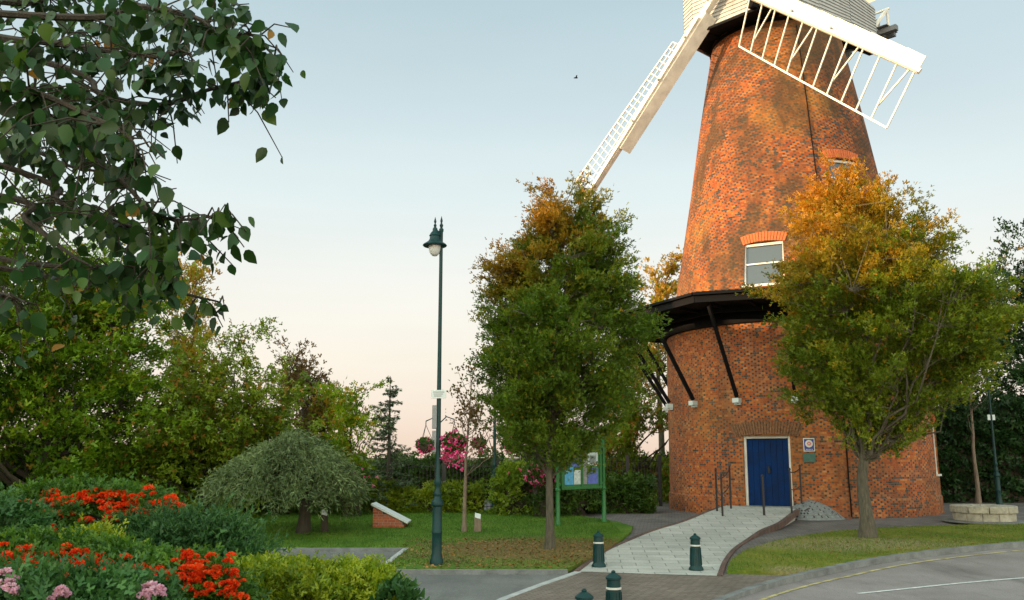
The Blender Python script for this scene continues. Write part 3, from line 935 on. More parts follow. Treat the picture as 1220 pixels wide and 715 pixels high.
# sails
TILT = radians(6)
HUB = cp(3.9, 0, 20.5)
nn = Vector((cos(YAW) * cos(TILT), sin(YAW) * cos(TILT), sin(TILT)))
ww = nn.cross(uvv)
mb = MB(); mb.tube([HUB + nn * .45, HUB - nn * 6.5], [0.30, 0.34], 14); mb.build('windshaft', M['black_metal'], mill, smooth=True)
LS = 9.85
def sail(ph, bars, uplong, stays):
    dd = cos(ph) * uvv + sin(ph) * ww
    tt = -(nn.cross(dd))
    root = empty('sail', HUB); root.parent = mill
    L = lambda k, s_, o_=0.0: dd * k + tt * s_ + nn * o_
    off = 0.16 if stays else -0.16
    mb = MB(); mb.beam(L(0.0, 0, off), L(LS, 0, off), 0.28, 0.30, up=nn, w2=0.17, h2=0.16)
    mb.build('stock', M['white'], root, bevel=0.012)
    mb = MB()
    mb.beam(L(1.5, 0, off + .20), L(LS + .12, 0, off + .13), 0.20, 0.12, up=nn, w2=0.13, h2=0.09)
    mb.build('whip', M['white'], root, bevel=0.01)
    wang = lambda k: radians(-34 + 16 * k / LS)
    tw_ = lambda k: (cos(wang(k)) * tt + sin(wang(k)) * nn)
    mb = MB()
    if uplong:
        a0, a1 = 1.2, 7.4
        q = [dd * a0 - tt * .13 + nn * (off + .12), dd * a1 - tt * .10 + nn * (off + .10), dd * a1 - tt * .26 - nn * .55, dd * a0 - tt * .32 - nn * .55]
        q2 = [p - tt * .04 for p in q]
        mb.poly(q + q2, [(0, 1, 2, 3), (7, 6, 5, 4), (0, 4, 5, 1), (1, 5, 6, 2), (2, 6, 7, 3), (3, 7, 4, 0)])
    for i in range(0 if uplong else 10):      # leading boards
        k0 = 2.3 + i * (LS - 2.3) / 10; k1 = 2.3 + (i + 1) * (LS - 2.3) / 10 - .01
        q = [dd * k0 - tw_(k0) * .08 + nn * (off + .07), dd * k1 - tw_(k1) * .08 + nn * (off + .07), dd * k1 - tt * .44 + nn * (off + .16), dd * k0 - tt * .46 + nn * (off + .16)]
        q2 = [p - nn * .03 for p in q]
        mb.poly(q + q2, [(0, 1, 2, 3), (7, 6, 5, 4), (0, 4, 5, 1), (1, 5, 6, 2), (2, 6, 7, 3), (3, 7, 4, 0)])
    mb.build('leading_board', M['white'], root)
    mb = MB()
    k0, k1 = (1.9, LS - .15) if stays else (2.7, LS - .1)
    ends = []
    wdt = lambda k: 1.95
    for i in range(bars):
        k = k0 + (k1 - k0) * i / (bars - 1)
        a = dd * k + nn * off; b = a + tw_(k) * wdt(k)
        mb.beam(a - tw_(k) * .1, b, 0.038 if uplong else 0.05, 0.04, up=nn)
        ends.append(b)
        if stays and i % 3 == 1:
            mb.beam(dd * (k + .45) + nn * (off - .12), a + tw_(k) * 1.45 - nn * .03, 0.05, 0.04, up=nn)
    mb.build('sail_bars', M['white'], root)
    mb = MB()
    for i in range(len(ends) - 1): mb.beam(ends[i], ends[i + 1] + (ends[i + 1] - ends[i]) * .01, 0.06, 0.05, up=nn)
    if uplong:
        for fr_ in (0.36, 0.68):
            for i in range(bars - 1):
                ka = k0 + (k1 - k0) * i / (bars - 1); kb = k0 + (k1 - k0) * (i + 1) / (bars - 1)
                mb.beam(dd * ka + nn * off + tw_(ka) * 1.95 * fr_, dd * kb + nn * off + tw_(kb) * 1.95 * fr_, 0.035, 0.03, up=nn)
    mb.build('sail_rails', M['white'], root)
    for k in (0.8, 2.4, 4.3, 6.2):
        mb = MB(); mb.tube([L(k, -.05, off + .26), L(k, -.05, off + .31)], 0.05, 8); mb.build('bolt', M['grey_metal'], root)
    return root
sail(radians(229), 24, True, False)
sail(radians(319), 12, False, True)
sail(radians(49), 24, True, False)
sail(radians(139), 12, False, True)
mb = MB(); mb.box(HUB + nn * .16, (0.75, 0.75, 0.62), Matrix((uvv, ww, nn)).transposed()); mb.build('sail_hub', M['black_metal'], mill, bevel=0.03)

# fantail
ft = empty('fantail', (0, 0, 0)); ft.parent = mill
mb = MB()
for s_ in (-1, 1):
    mb.beam(cp(-3.6, 1.5 * s_, 20.2), cp(-6.1, 1.5 * s_, 20.9), 0.2, 0.22)
    mb.beam(cp(-5.4, 1.7 * s_, 20.8), cp(-5.9, .5 * s_, 23.3), 0.14, 0.14)
    mb.beam(cp(-4.4, 1.6 * s_, 21.6), cp(-5.9, 1.3 * s_, 22.0), 0.12, 0.12)
    mb.beam(cp(-4.2, 2.3 * s_, 20.5), cp(-5.5, 2.5 * s_, 21.9), 0.12, 0.12)
    mb.beam(cp(-5.5, 2.5 * s_, 20.8), cp(-5.5, 2.5 * s_, 21.9), 0.09, 0.09)
mb.beam(cp(-5.5, -2.6, 21.9), cp(-5.5, 2.6, 21.9), 0.09, 0.09)
mb.build('fan_frame', M['white'], ft, bevel=0.01)
mb = MB()
mb.beam(cp(-5.3, -2.9, 20.8), cp(-5.3, 2.95, 20.8), 0.26, 0.24); mb.beam(cp(-5.95, -2.6, 20.82), cp(-5.95, 2.6, 20.82), 0.18, 0.16)
for k in range(9): mb.beam(cp(-5.0, -2.4 + .6 * k, 20.96), cp(-6.1, -2.4 + .6 * k, 20.96), 0.5, 0.04)
mb.build('fan_stage', M['lead'], ft, bevel=0.01)
fc = cp(-5.9, 0.0, 22.7)
for k in range(8):
    a = 2 * pi * k / 8 + .2
    rd = uvv * cos(a) + Vector((0, 0, sin(a))); tn = -uvv * sin(a) + Vector((0, 0, cos(a)))
    mb = MB(); tw2 = (tn * cos(.75) + nv * sin(.75))
    p0, p1 = fc + rd * .25, fc + rd * 2.35
    q = [p0 + rd * .3 - tw2 * .12, p1 - tw2 * .36, p1 + tw2 * .36, p0 + rd * .3 + tw2 * .12]
    nrm_ = rd.cross(tw2) * .015
    mb.poly([p + nrm_ for p in q] + [p - nrm_ for p in q], [(0, 1, 2, 3), (7, 6, 5, 4), (0, 4, 5, 1), (1, 5, 6, 2), (2, 6, 7, 3), (3, 7, 4, 0)])
    mb.beam(fc, p1, 0.06, 0.06)
    mb.build('fan_blade', M['white'], ft)

# wall signs
def wall_sign(px0, px1, py0, py1):
    a, b, z0, z1 = opening(px0, px1, py0, py1)
    fr_ = frame_at([a, b, z0, z1], -0.012)
    return fr_
fr = wall_sign(957, 970.5, 522, 538); w, h = fr[2], fr[3]
root = empty('wall_sign', TC, 0, 'blue and white rosette sign on the brick wall right of the door', 'sign')
mb = MB(); lbox(mb, fr, 0, h / 2, 0.01, w, h, 0.02); mb.build('plate', M['white'], root, bevel=0.004)
M['sign_blue'] = plain('sign blue', (0.03, 0.05, 0.28), 0.4, 0.1, 5); M['sign_pink'] = plain('sign red', (0.62, 0.14, 0.16), 0.5, 0.1, 5)
mb = MB(); lbox(mb, fr, 0, h / 2, 0.022, w * .86, h * .86, 0.008); lbox(mb, fr, 0, h * .17, 0.026, w * .6, h * .03, 0.004, 0); mb.build('face', M['sign_blue'], root)
def disc(fr_, cx, cy, cz, r, n, name, mat, par, r2=None):
    mb_ = MB(); c = fr_[0] + fr_[1] @ Vector((cx, cy, cz))
    pts_ = []
    for zz_ in (0, .006):
        for k in range(n):
            a_ = 2 * pi * k / n; rr_ = r if (r2 is None or k % 2 == 0) else r2
            pts_.append(c + fr_[1] @ Vector((rr_ * cos(a_), rr_ * sin(a_), zz_)))
    mb_.poly(pts_, [tuple(range(n))[::-1], tuple(range(n, 2 * n))] + [(k, (k + 1) % n, n + (k + 1) % n, n + k) for k in range(n)])
    return mb_.build(name, mat, par)
disc(fr, 0, h * .58, 0.027, w * .34, 24, 'emblem', M['white'], root)
disc(fr, 0, h * .58, 0.034, w * .22, 16, 'emblem_rosette', M['sign_pink'], root, w * .13)
disc(fr, 0, h * .58, 0.041, w * .08, 12, 'emblem_centre', M['white'], root)
mb = MB()
for k in range(5): lbox(mb, fr, (-2 + k) * w * .13, h * .16, 0.028, w * .08, h * .05, 0.004)
mb.build('lettering', M['white'], root)
fr = wall_sign(956.5, 971.5, 540, 551); w, h = fr[2], fr[3]
mb = MB(); lbox(mb, fr, 0, h / 2, 0.01, w, h, 0.02)
M['plaque'] = plain('green patina plaque', (0.05, 0.13, 0.105), 0.6, 0.2, 9)
pq = mb.build('wall_plaque', M['plaque'], None, bevel=0.004); pq.location = TC
tag(pq, 'plain grey-green plaque fixed to the brick wall just below the blue sign', 'plaque')
# ------------------------------------------------------------------ street furniture
def make_bollard():
    r = empty('bollard')
    mb = MB(); mb.lathe([(0.150, 0), (0.150, .025), (.135, .055), (.122, .075), (.117, .09), (.100, .47)], n=24)
    mb.build('shaft', M['green'], r, smooth=True)
    mb = MB()
    for k in range(12):
        a = 2 * pi * k / 12
        mb.beam((.121 * cos(a), .121 * sin(a), .10), (.105 * cos(a), .105 * sin(a), .44), .012, .012, up=(cos(a), sin(a), 0))
    mb.build('flutes', M['green'], r)
    mb = MB(); mb.lathe([(.101, .470), (.108, .473), (.108, .498), (.100, .501)], n=24); mb.build('reflective_band', M['white'], r, smooth=True)
    mb = MB(); mb.lathe([(.099, .501), (.094, .60), (.112, .608), (.112, .632), (.098, .648), (.060, .675), (.030, .69), (.033, .705), (.018, .722), (0.0, .728)], n=24)
    mb.build('cap', M['green'], r, smooth=True)
    return r
bl = make_bollard()
spots = [((713.5, 677), 'dark green bollard with a white band at the left edge of the pale path'),
         ((829.5, 681), 'dark green banded bollard at the right edge of the pale path'),
         ((732, 746), 'nearest dark green bollard on the brown block paving, cut by the picture edge'),
         ((697, 779), 'dark green bollard of which only the domed top shows at the picture edge')]
for i, (q, lb) in enumerate(spots):
    b = bl if i == 0 else copy_tree(bl)
    g = G(*q); b.location = (g.x, g.y, g.z + (0.03 if i < 2 else 0.02)); b.rotation_euler.z = i * .4
    tag(b, lb, 'bollard', 'green bollards across the path')

def lamp_post(name, label, g, H, lantern=True, hr=0.0, group='lamp posts'):
    r = empty(name, g, hr, label, 'lamp post', group)
    mb = MB(); mb.lathe([(.165, 0), (.165, .10), (.15, .12), (.14, .20), (.125, .23), (.122, .62), (.132, .64), (.132, .67), (.120, .69), (.118, 1.18), (.15, 1.21), (.155, 1.26), (.14, 1.30), (.10, 1.34), (.085, 1.40)], n=20)
    mb.build('base', M['green'], r, smooth=True)
    mb = MB(); mb.lathe([(.083, 1.38), (.10, 1.42), (.10, 1.46), (.075, 1.50), (.072, 1.62), (.09, 1.66), (.09, 1.72), (.066, 1.77), (.062, 2.4), (.050, H * .62), (.045, H - .5), (.045, H - .22), (.06, H - .2), (.06, H - .15), (.03, H - .12), (.05, H - .06), (.02, H - .01), (.035, H + .04), (.0, H + .16)], n=16)
    mb.build('pole', M['green'], r, smooth=True)
    for c_ in r.children: c_.scale = (.84, .84, 1)
    if lantern:
        mb = MB(); x = -.14
        mb.tube([(0, 0, H - .35), (x * .5, 0, H - .20), (x, 0, H - .16)], .022, 8); mb.tube([(0, 0, H - .55), (x, 0, H - .42)], .018, 8)
        mb.build('bracket', M['green'], r, smooth=True)
        ln = MB(); z = H - .52
        ln.lathe([(.255, z - .02), (.27, z - .0), (.255, z + .02), (.15, z + .09), (.12, z + .14), (.115, z + .20), (.13, z + .22), (.09, z + .29), (.055, z + .33), (.055, z + .38), (.025, z + .42), (.035, z + .46), (.012, z + .50), (.03, z + .54), (0, z + .66)], (x, 0, 0), 24)
        lo = ln.build('lantern_hood', M['green'], r, smooth=True)
        gl_ = MB(); gl_.lathe([(.0, z - .25), (.05, z - .24), (.10, z - .19), (.13, z - .11), (.14, z - .02)], (x, 0, 0), 20)
        gl_.build('glass_bowl', M['bowl'], r, smooth=True)
    return r
t = NT('lantern glass'); M['bowl'] = t.done((0.62, 0.64, 0.62), 0.15, 0, 0.6)
g1 = G(520, 677); H1 = 7.35
lp = lamp_post('lamp_post', 'tall dark green lamp post with a pendant lantern at the lawn kerb', (g1.x, g1.y, g1.z + .07), H1)
g2 = G(589, 614)
lp2 = lamp_post('lamp_post', 'dark green lamp post behind the lawn, its top hidden in the orange-tipped tree', (g2.x, g2.y, g2.z), 7.0)
g3 = G(1191, 604)
lp3 = lamp_post('lamp_post', 'thin pale green lamp post in front of the dark trees on the right', (g3.x, g3.y, g3.z), 6.3)
mb = MB(); mb.box((0, 0, 3.55), (.30, .03, .22)); sg = mb.build('plate', M['cream_sign'], lp3)
# sign and control box on the first lamp post
sgn = empty('post_sign', (g1.x, g1.y - .07, 0), 0, 'small pale rectangular sign strapped round the tall lamp post', 'sign')
mb = MB(); pz = P(520.5, 470, g1.y).z; mb.box((0, 0, pz), (.32, .02, .18)); mb.build('plate', M['cream_sign'], sgn, bevel=.004)
mb = MB()
for k in range(3): mb.box((-.01 * k, -.0125, pz + .045 - k * .042), (.24 - .04 * k, .003, .014))
mb.build('faded_print', M['grey_metal'], sgn)
mb = MB(); z0, z1 = P(516, 535, g1.y).z, P(516, 487, g1.y).z; cx = -.085
mb.box((cx, 0, (z0 + z1) / 2 + .25), (.10, .12, .5)); mb.box((cx, 0, (z0 + z1) / 2 - .27), (.09, .11, .46)); mb.box((cx + .03, 0, z1 + .02), (.14, .05, .03)); mb.box((cx + .02, 0, z0 - .02), (.12, .05, .03))
bx_ = mb.build('control_box', M['grey_metal'], None, bevel=.01); bx_.location = (g1.x, g1.y, 0)
tag(bx_, 'pair of slim grey control boxes mounted one above the other on the tall lamp post', 'control box')

# hanging baskets
M['pink'] = leaf_mat('pink petals', [(0.60, 0.03, 0.16), (0.75, 0.06, 0.26), (0.80, 0.14, 0.38)], trans=.3, green=False)
M['basket_leaf'] = leaf_mat('basket leaves', [(0.02, 0.05, 0.012), (0.05, 0.09, 0.02)])
def basket(name, label, c, sx, sz, npink, seed, trail=0.5, group='hanging baskets', drop=None):
    rs = np.random.RandomState(seed)
    r = empty(name, c, 0, label, 'hanging basket', group)
    mb = MB(); mb.lathe([(0.0, -.18), (.10, -.16), (.17, -.08), (.20, .0), (.20, .02)], n=16); mb.build('basket_bowl', M['soil'], r)
    mb = MB()
    for k in range(3):
        a = 2 * pi * k / 3; mb.tube([(.19 * cos(a), .19 * sin(a), 0), (0, 0, .42)], .006, 5)
    mb.tube([(0, 0, .42), (0, 0, .50)], .01, 5); mb.build('chains', M['black_metal'], r)
    N = 700
    q = rdir(rs, N) * np.array([sx, sx, sz * .55]) * (rs.rand(N, 1) ** .4)
    link('leaves', leaf_mesh('leaves', q, rdir(rs, N), rdir(rs, N), .09, .06, rs=rs), M['basket_leaf'], r)
    q = rdir(rs, npink) * np.array([sx * 1.05, sx * 1.05, sz * .6]) * (0.65 + .35 * rs.rand(npink, 1))
    tr = rs.rand(npink) < .5
    q[tr, 2] -= rs.rand(tr.sum()) * sz * trail * 2
    link('flowers', leaf_mesh('flowers', q, rdir(rs, npink), rdir(rs, npink), .085, .09, shape=SPRIG, rs=rs), M['pink'], r)
    return r
b1 = P(541, 528, g1.y); b2 = P(507, 530, g1.y)
basket('hanging_basket', 'large hanging basket of trailing pink flowers on the right of the tall lamp post', b1, .26, .42, 230, 3, .5)
basket('hanging_basket', 'small hanging basket of pink flowers on the left of the tall lamp post', b2, .18, .22, 90, 4, .3)
b3 = P(571, 528, g2.y); b4 = P(606, 528, g2.y)
basket('hanging_basket', 'hanging basket of pink flowers on the left side of the farther lamp post', b3, .26, .4, 90, 5, .3)
basket('hanging_basket', 'hanging basket of pink flowers on the right side of the farther lamp post', b4, .24, .4, 60, 6, .3)
b5 = P(648, 563, 26.5)
for rt, bs, gy in ((lp, (b1, b2), g1), (lp2, (b3, b4), g2)):
    mb = MB()
    for b in bs:
        loc = b - Vector(rt.location)
        mb.tube([(0, 0, loc.z + .40), (loc.x * .5, loc.y, loc.z + .56), (loc.x, loc.y, loc.z + .50)], .014, 6)
    mb.build('basket_arm', M['green'], rt)

# notice board
nbL, nbR = G(665, 626, gz, .07), G(720, 622, gz, .07)
nb = empty('notice_board', nbL, 0, 'bright green two-post notice board with two glazed panels of blue posters', 'notice board')
ex = (nbR - nbL); exl = ex.length
for q in (Vector((0, 0, 0)), ex):
    mb = MB(); mb.lathe([(.085, 0), (.085, .06), (.065, .10), (.062, .98), (.085, 1.0), (.085, 1.05), (.055, 1.08), (.055, 2.55), (.075, 2.57), (.06, 2.62), (0, 2.72)], (q.x, q.y, q.z), 14)
    mb.build('post', M['bright_green'], nb, smooth=True)
zB = P(694, 584, nbL.y).z - nbL.z; zT = P(694, 543, nbL.y).z - nbL.z
e = ex.normalized(); nf = Vector((e.y, -e.x, 0)); Mx = Matrix((e, Vector((0, 0, 1)), nf)).transposed()
org = Vector((0, 0, zB)) + e * exl / 2 + nf * .0
frb = (org, Mx); W = exl - .22; Hh = zT - zB + .22
mb = MB()
lbox(mb, frb, 0, Hh / 2, 0, W, Hh, .07); 
for cx in (-W / 2 + .04, 0, W / 2 - .04): lbox(mb, frb, cx, Hh / 2, .05, .08, Hh, .04)
lbox(mb, frb, 0, .04, .05, W - .08, .08, .036); lbox(mb, frb, 0, Hh - .04, .05, W - .08, .08, .036)
lbox(mb, frb, 0, Hh + .03, .02, W + .1, .07, .18)
for cx in (-exl / 2 + .08, exl / 2 - .08):
    for cy in (.15, Hh - .15): lbox(mb, frb, cx, cy, 0, .12, .06, .05)
mb.build('case', M['bright_green'], nb, bevel=.006)
def pm(n_, c): M[n_] = plain(n_, c, .5, .25, 12, bump=0)
pm('poster blue', (0.10, 0.30, 0.62)); pm('poster pale', (0.55, 0.62, 0.62)); pm('poster violet', (0.10, 0.14, 0.50)); pm('poster grey', (0.25, 0.27, 0.26)); pm('poster cyan', (0.08, 0.36, 0.66))
for (x0, x1, y0, y1, m_) in ((-.94, -.55, .60, .94, 'poster pale'), (-.52, -.06, .55, .94, 'poster violet'), (-.94, -.46, .06, .56, 'poster cyan'), (-.43, -.06, .06, .46, 'poster pale'),
                             (.06, .30, .06, .94, 'poster grey'), (.34, .92, .56, .94, 'poster pale'), (.34, .92, .06, .52, 'poster violet'), (-.9, -.6, .62, .8, 'poster blue'), (.45, .8, .62, .86, 'poster grey')):
    q = MB(); hw = (W - .16) / 2; hh = Hh - .16
    lift = .038 if m_ not in ('poster blue',) and (x1 - x0) > .31 or y1 > .9 else .042
    lbox(q, frb, (x0 + x1) / 2 * hw, .08 + (y0 + y1) / 2 * hh, lift, (x1 - x0) * hw, (y1 - y0) * hh, .004)
    q.build('poster', M[m_], nb)

# railings at the door
def rail_post(px, py, top, mb, rd=.032):
    g = G(px, py, ramp_h); z = P(px, top, g.y).z
    mb.tube([(g.x, g.y, g.z), (g.x, g.y, z)], rd, 8); mb.lathe([(rd, z), (rd * 1.4, z + .015), (rd, z + .05), (0, z + .075)], (g.x, g.y, 0), 8)
    return Vector((g.x, g.y, z)), g
def sag(mb, a, b, dz, s_=.06):
    pts = [a.lerp(b, k / 6) + Vector((0, 0, -dz - s_ * sin(pi * k / 6))) for k in range(7)]
    mb.tube(pts, .017, 6)
def rail_thing(label, posts, base):
    o = empty('handrail', base, 0, label, 'handrail', 'black handrails at the door')
    tops = []
    for (px, py, tpx) in posts:
        mb = MB(); a, g = rail_post(px, py, tpx, mb); mb.v = [(v[0] - base.x, v[1] - base.y, v[2] - base.z) for v in mb.v]
        mb.build('post', M['black_metal'], o, smooth=True); tops.append((a - base, g - base))
    mb = MB()
    for (a, ga), (b, gb) in zip(tops, tops[1:]):
        sag(mb, a, b, .06); sag(mb, a, b, (a.z - ga.z) * .45)
    mb.build('rail', M['black_metal'], o, smooth=True)
    return o
rail_thing('black handrail of three slender posts with sagging rails left of the blue door', [(854.5, 609, 560), (861, 615, 567), (871, 606, 557)], G(861, 613, ramp_h))
rail_thing('black handrail of two slender posts at the right side of the blue door', [(943.5, 612, 560), (955.5, 606, 556)], G(943, 607, ramp_h))
mb = MB(); g = G(910.5, 614, ramp_h); a, _ = rail_post(910.5, 614, 568, mb, .038); mb.v = [(v[0] - g.x, v[1] - g.y, v[2] - g.z) for v in mb.v]
o = mb.build('railing_post', M['black_metal'], None, smooth=True); o.location = g
tag(o, 'single black post standing on the pale path in front of the blue door', 'post')

# flint-faced mound beside the ramp
mm = brick_mat('grey flint cobbles', [(0.16, 0.18, 0.18), (0.24, 0.26, 0.26), (0.20, 0.22, 0.215)], mortar=(0.22, 0.22, 0.21), pdark=.3, stain=0, L=.15, H=.07)
mc = G(967, 618); mb = MB(); pts = []
for j in range(7):
    for k in range(20):
        r_ = 1 - j / 6; a = 2 * pi * k / 20
        pts.append((1.15 * r_ * cos(a) * (1 + .05 * sin(3 * a)), .95 * r_ * sin(a), .60 * (1 - r_ ** 1.6)))
mb.poly(pts, [(j * 20 + k, j * 20 + (k + 1) % 20, (j + 1) * 20 + (k + 1) % 20, (j + 1) * 20 + k) for j in range(6) for k in range(20)])
o = mb.build('cobble_mound', mm, None, smooth=True); o.location = (mc.x, mc.y, gz(mc.y)); o.rotation_euler.z = .25
tag(o, 'low rounded mound of grey cobbles set against the wall on the right of the ramp', 'mound')

# round stone planter
pc = G(1189, 627); pc = Vector((pc.x, pc.y + .9, gz(30)))
pt = empty('stone_planter', pc + Vector((0, -.15, 0)), 0, 'low round pale stone drum with a wider top course, standing on the grey paving', 'stone drum')
mb = MB(); mb.lathe([(1.55, 0), (1.55, .05), (1.5, .055)], n=40); mb.build('plinth', M['kerb'], pt)
def stone_ring(r0, r1, z0, z1, n, name, bev=.02):
    mb_ = MB()
    for k in range(n):
        a0, a1 = 2 * pi * (k + .012) / n, 2 * pi * (k + .988) / n
        pts_ = []
        for z in (z0, z1):
            for rr in (r0, r1):
                for j in range(4):
                    a = a0 + (a1 - a0) * j / 3; pts_.append((rr * cos(a), rr * sin(a), z))
        fs_ = []
        for j in range(3):
            fs_ += [(j, 4 + j, 5 + j, j + 1), (8 + j, 9 + j, 13 + j, 12 + j), (4 + j, 12 + j, 13 + j, 5 + j), (j, j + 1, 9 + j, 8 + j)]
        fs_ += [(0, 8, 12, 4), (3, 7, 15, 11)]
        mb_.poly(pts_, fs_)
    return mb_.build(name, M['stone'], pt, bevel=bev)
stone_ring(.7, 1.16, .055, .38, 12, 'drum'); stone_ring(.6, 1.24, .38, .66, 10, 'top_course', .03)
mb = MB(); mb.lathe([(0, .56), (.7, .56), (.72, .5), (.72, .1)], n=24); mb.build('soil_fill', M['soil'], pt)
pt.scale = (.76, .76, .74)

# brick wedge with sloping coping on the lawn
w0 = G(444, 629, gz, .07); w1 = G(481, 629, gz, .07)
wd = empty('brick_wedge', w0, 0, 'small red brick wedge on the lawn with a white sloping coping slab', 'brick plinth')
Lw = w1.x - w0.x; hL = P(444, 603, w0.y).z - w0.z; hR = .14
mb = MB(); D = .75
pts = [(0, 0, -.02), (Lw, 0, -.02), (Lw, 0, hR), (0, 0, hL), (0, D, -.02), (Lw, D, -.02), (Lw, D, hR), (0, D, hL)]
mb.poly(pts, [(0, 1, 2, 3), (5, 4, 7, 6), (1, 5, 6, 2), (4, 0, 3, 7), (3, 2, 6, 7), (4, 5, 1, 0)]); mb.build('brick_base', M['red_brick'], wd)
mb = MB(); mb.beam((-.06, D / 2, hL + .055), (Lw + .12, D / 2, hR + .0), D + .10, .06); mb.build('coping', M['cream_sign'], wd, bevel=.008)

# small posts on the lawn
for (x0, yb, yt, lb, mt, lean) in ((569, 634, 616, 'short slanted-top wooden marker post right of the sapling on the lawn', 'wood', .03), (387, 634, 612, 'short dark marker post beside the trunk of the weeping tree', 'bark_dark', -.04)):
    g = G(x0, yb, gz, .07); hgt = P(x0, yt, g.y).z - g.z
    mb = MB(); mb.poly([(-.10, -.05, -.05), (.10, -.05, -.05), (.10, .05, -.05), (-.10, .05, -.05), (-.10, -.05, hgt), (.08, -.05, hgt - .05), (.08, .05, hgt + .06), (-.10, .05, hgt + .1)],
            [(3, 2, 1, 0), (4, 5, 6, 7), (0, 1, 5, 4), (1, 2, 6, 5), (2, 3, 7, 6), (3, 0, 4, 7)])
    r = empty('marker_post', g, 0, lb, 'post', 'short marker posts on the lawn'); p_ = mb.build('stump', M[mt], r, bevel=.01); p_.rotation_euler.y = lean
    q = MB(); q.poly([(-.09, -.062, hgt + .012), (.07, -.062, hgt - .035), (.07, .05, hgt + .075), (-.09, .05, hgt + .112)], [(0, 1, 2, 3)]); q.poly([(-.09, -.062, hgt - .008), (.07, -.062, hgt - .055), (.07, -.062, hgt - .035), (-.09, -.062, hgt + .012)], [(0, 1, 2, 3)])
    q.build('plate', M['cream_sign'], r).rotation_euler.y = lean

# iron fence at the back of the lawn
def fence(label, a, b, hgt, step=.14, posts=4):
    a, b = Vector(a), Vector(b)
    r = empty('iron_fence', a, 0, label, 'fence')
    L = (b - a).length; n = int(L / step); d = (b - a)
    mb = MB()
    for k in range(n + 1):
        p_ = d * (k / n); mb.beam(p_ + Vector((0, 0, .08)), p_ + Vector((0, 0, hgt)), .018, .018)
    for z in (.18, hgt - .12): mb.beam(Vector((0, 0, z)), d + Vector((0, 0, z)), .04, .02)
    mb.build('bars', M['black_metal'], r)
    for k in range(posts):
        p_ = d * (k / (posts - 1)); mb = MB(); mb.beam(p_, p_ + Vector((0, 0, hgt + .15)), .14, .14); mb.build('post', M['black_metal'], r)
fence('black iron bar fence behind the low hedge left of the far lamp post', (-6.5, 33.6, .35), (-.5, 33.0, .35), 1.75, posts=4)
fence('black iron bar fence behind the notice board, running up to the windmill', (.5, 34.4, .35), (6.0, 36.5, .35), 1.9, posts=5)

# a bird in the sky
bp = P(686, 93, 60); mb = MB()
mb.tube([(-.16, 0, 0), (-.05, 0, .01), (.06, 0, .02), (.13, 0, .03), (.17, 0, .03)], [.01, .05, .055, .035, .008], 8)
r = empty('bird', bp, .3, 'small dark bird flying in the open sky left of the windmill', 'bird')
mb.build('body', M['black'], r, smooth=True)
for s_ in (-1, 1):
    q = MB(); q.poly([(.06, .03 * s_, .03), (-.04, .03 * s_, .02), (-.06, .22 * s_, .10), (-.02, .34 * s_, .08), (.04, .2 * s_, .11)], [(0, 1, 2, 3, 4)]); o = q.build('wing', M['black'], r)
    o.modifiers.new('thick', 'SOLIDIFY').thickness = .01

# drain cover and litter specks are only stains; unseen terrace added left of the viewer to keep the low sun off the ground
def terrace():
    c = Vector((-34, 10, 0))
    r = empty('shade_terrace', c, 0, 'unseen brick terrace with a tiled roof added left of the viewer to cast shade', 'houses')
    Lh, Wd, Hw, Hr = 62, 9, 9.6, 13.7
    t_ = MB(); t_.box((0, 0, Hw / 2), (Wd, Lh, Hw)); t_.build('wall', M['red_brick'], r)
    t_ = MB(); x = Wd / 2 + .3; y = Lh / 2 + .3
    t_.poly([(-x, -y, Hw), (x, -y, Hw), (0, -y, Hr), (-x, y, Hw), (x, y, Hw), (0, y, Hr)], [(0, 1, 2), (5, 4, 3), (1, 4, 5, 2), (3, 0, 2, 5), (0, 3, 4, 1)])
    t_.build('roof', M['roofing'], r)
    for k in range(9):
        yy = -Lh / 2 + 3.5 + k * 6.8
        for z in (1.6, 5.2):
            w_ = MB(); w_.box((Wd / 2 + .02, yy, z + .6), (.06, 1.3, 1.5)); f_ = w_.build('window', M['white'], r)
            w_ = MB(); w_.box((Wd / 2 + .055, yy, z + .6), (.02, 1.1, 1.3)); w_.build('pane', M['glass'], f_)
        w_ = MB(); w_.box((0, yy + 3, Hr + .3), (.9, 1.2, 2.0)); w_.build('chimney', M['red_brick'], r)
terrace()
# ------------------------------------------------------------------ trees and plants
def interp(prof, y):
    for (y0, a0, b0), (y1, a1, b1) in zip(prof, prof[1:]):
        if y0 <= y <= y1:
            t = (y - y0) / (y1 - y0); return a0 + (a1 - a0) * t, b0 + (b1 - b0) * t
    return prof[-1][1:]

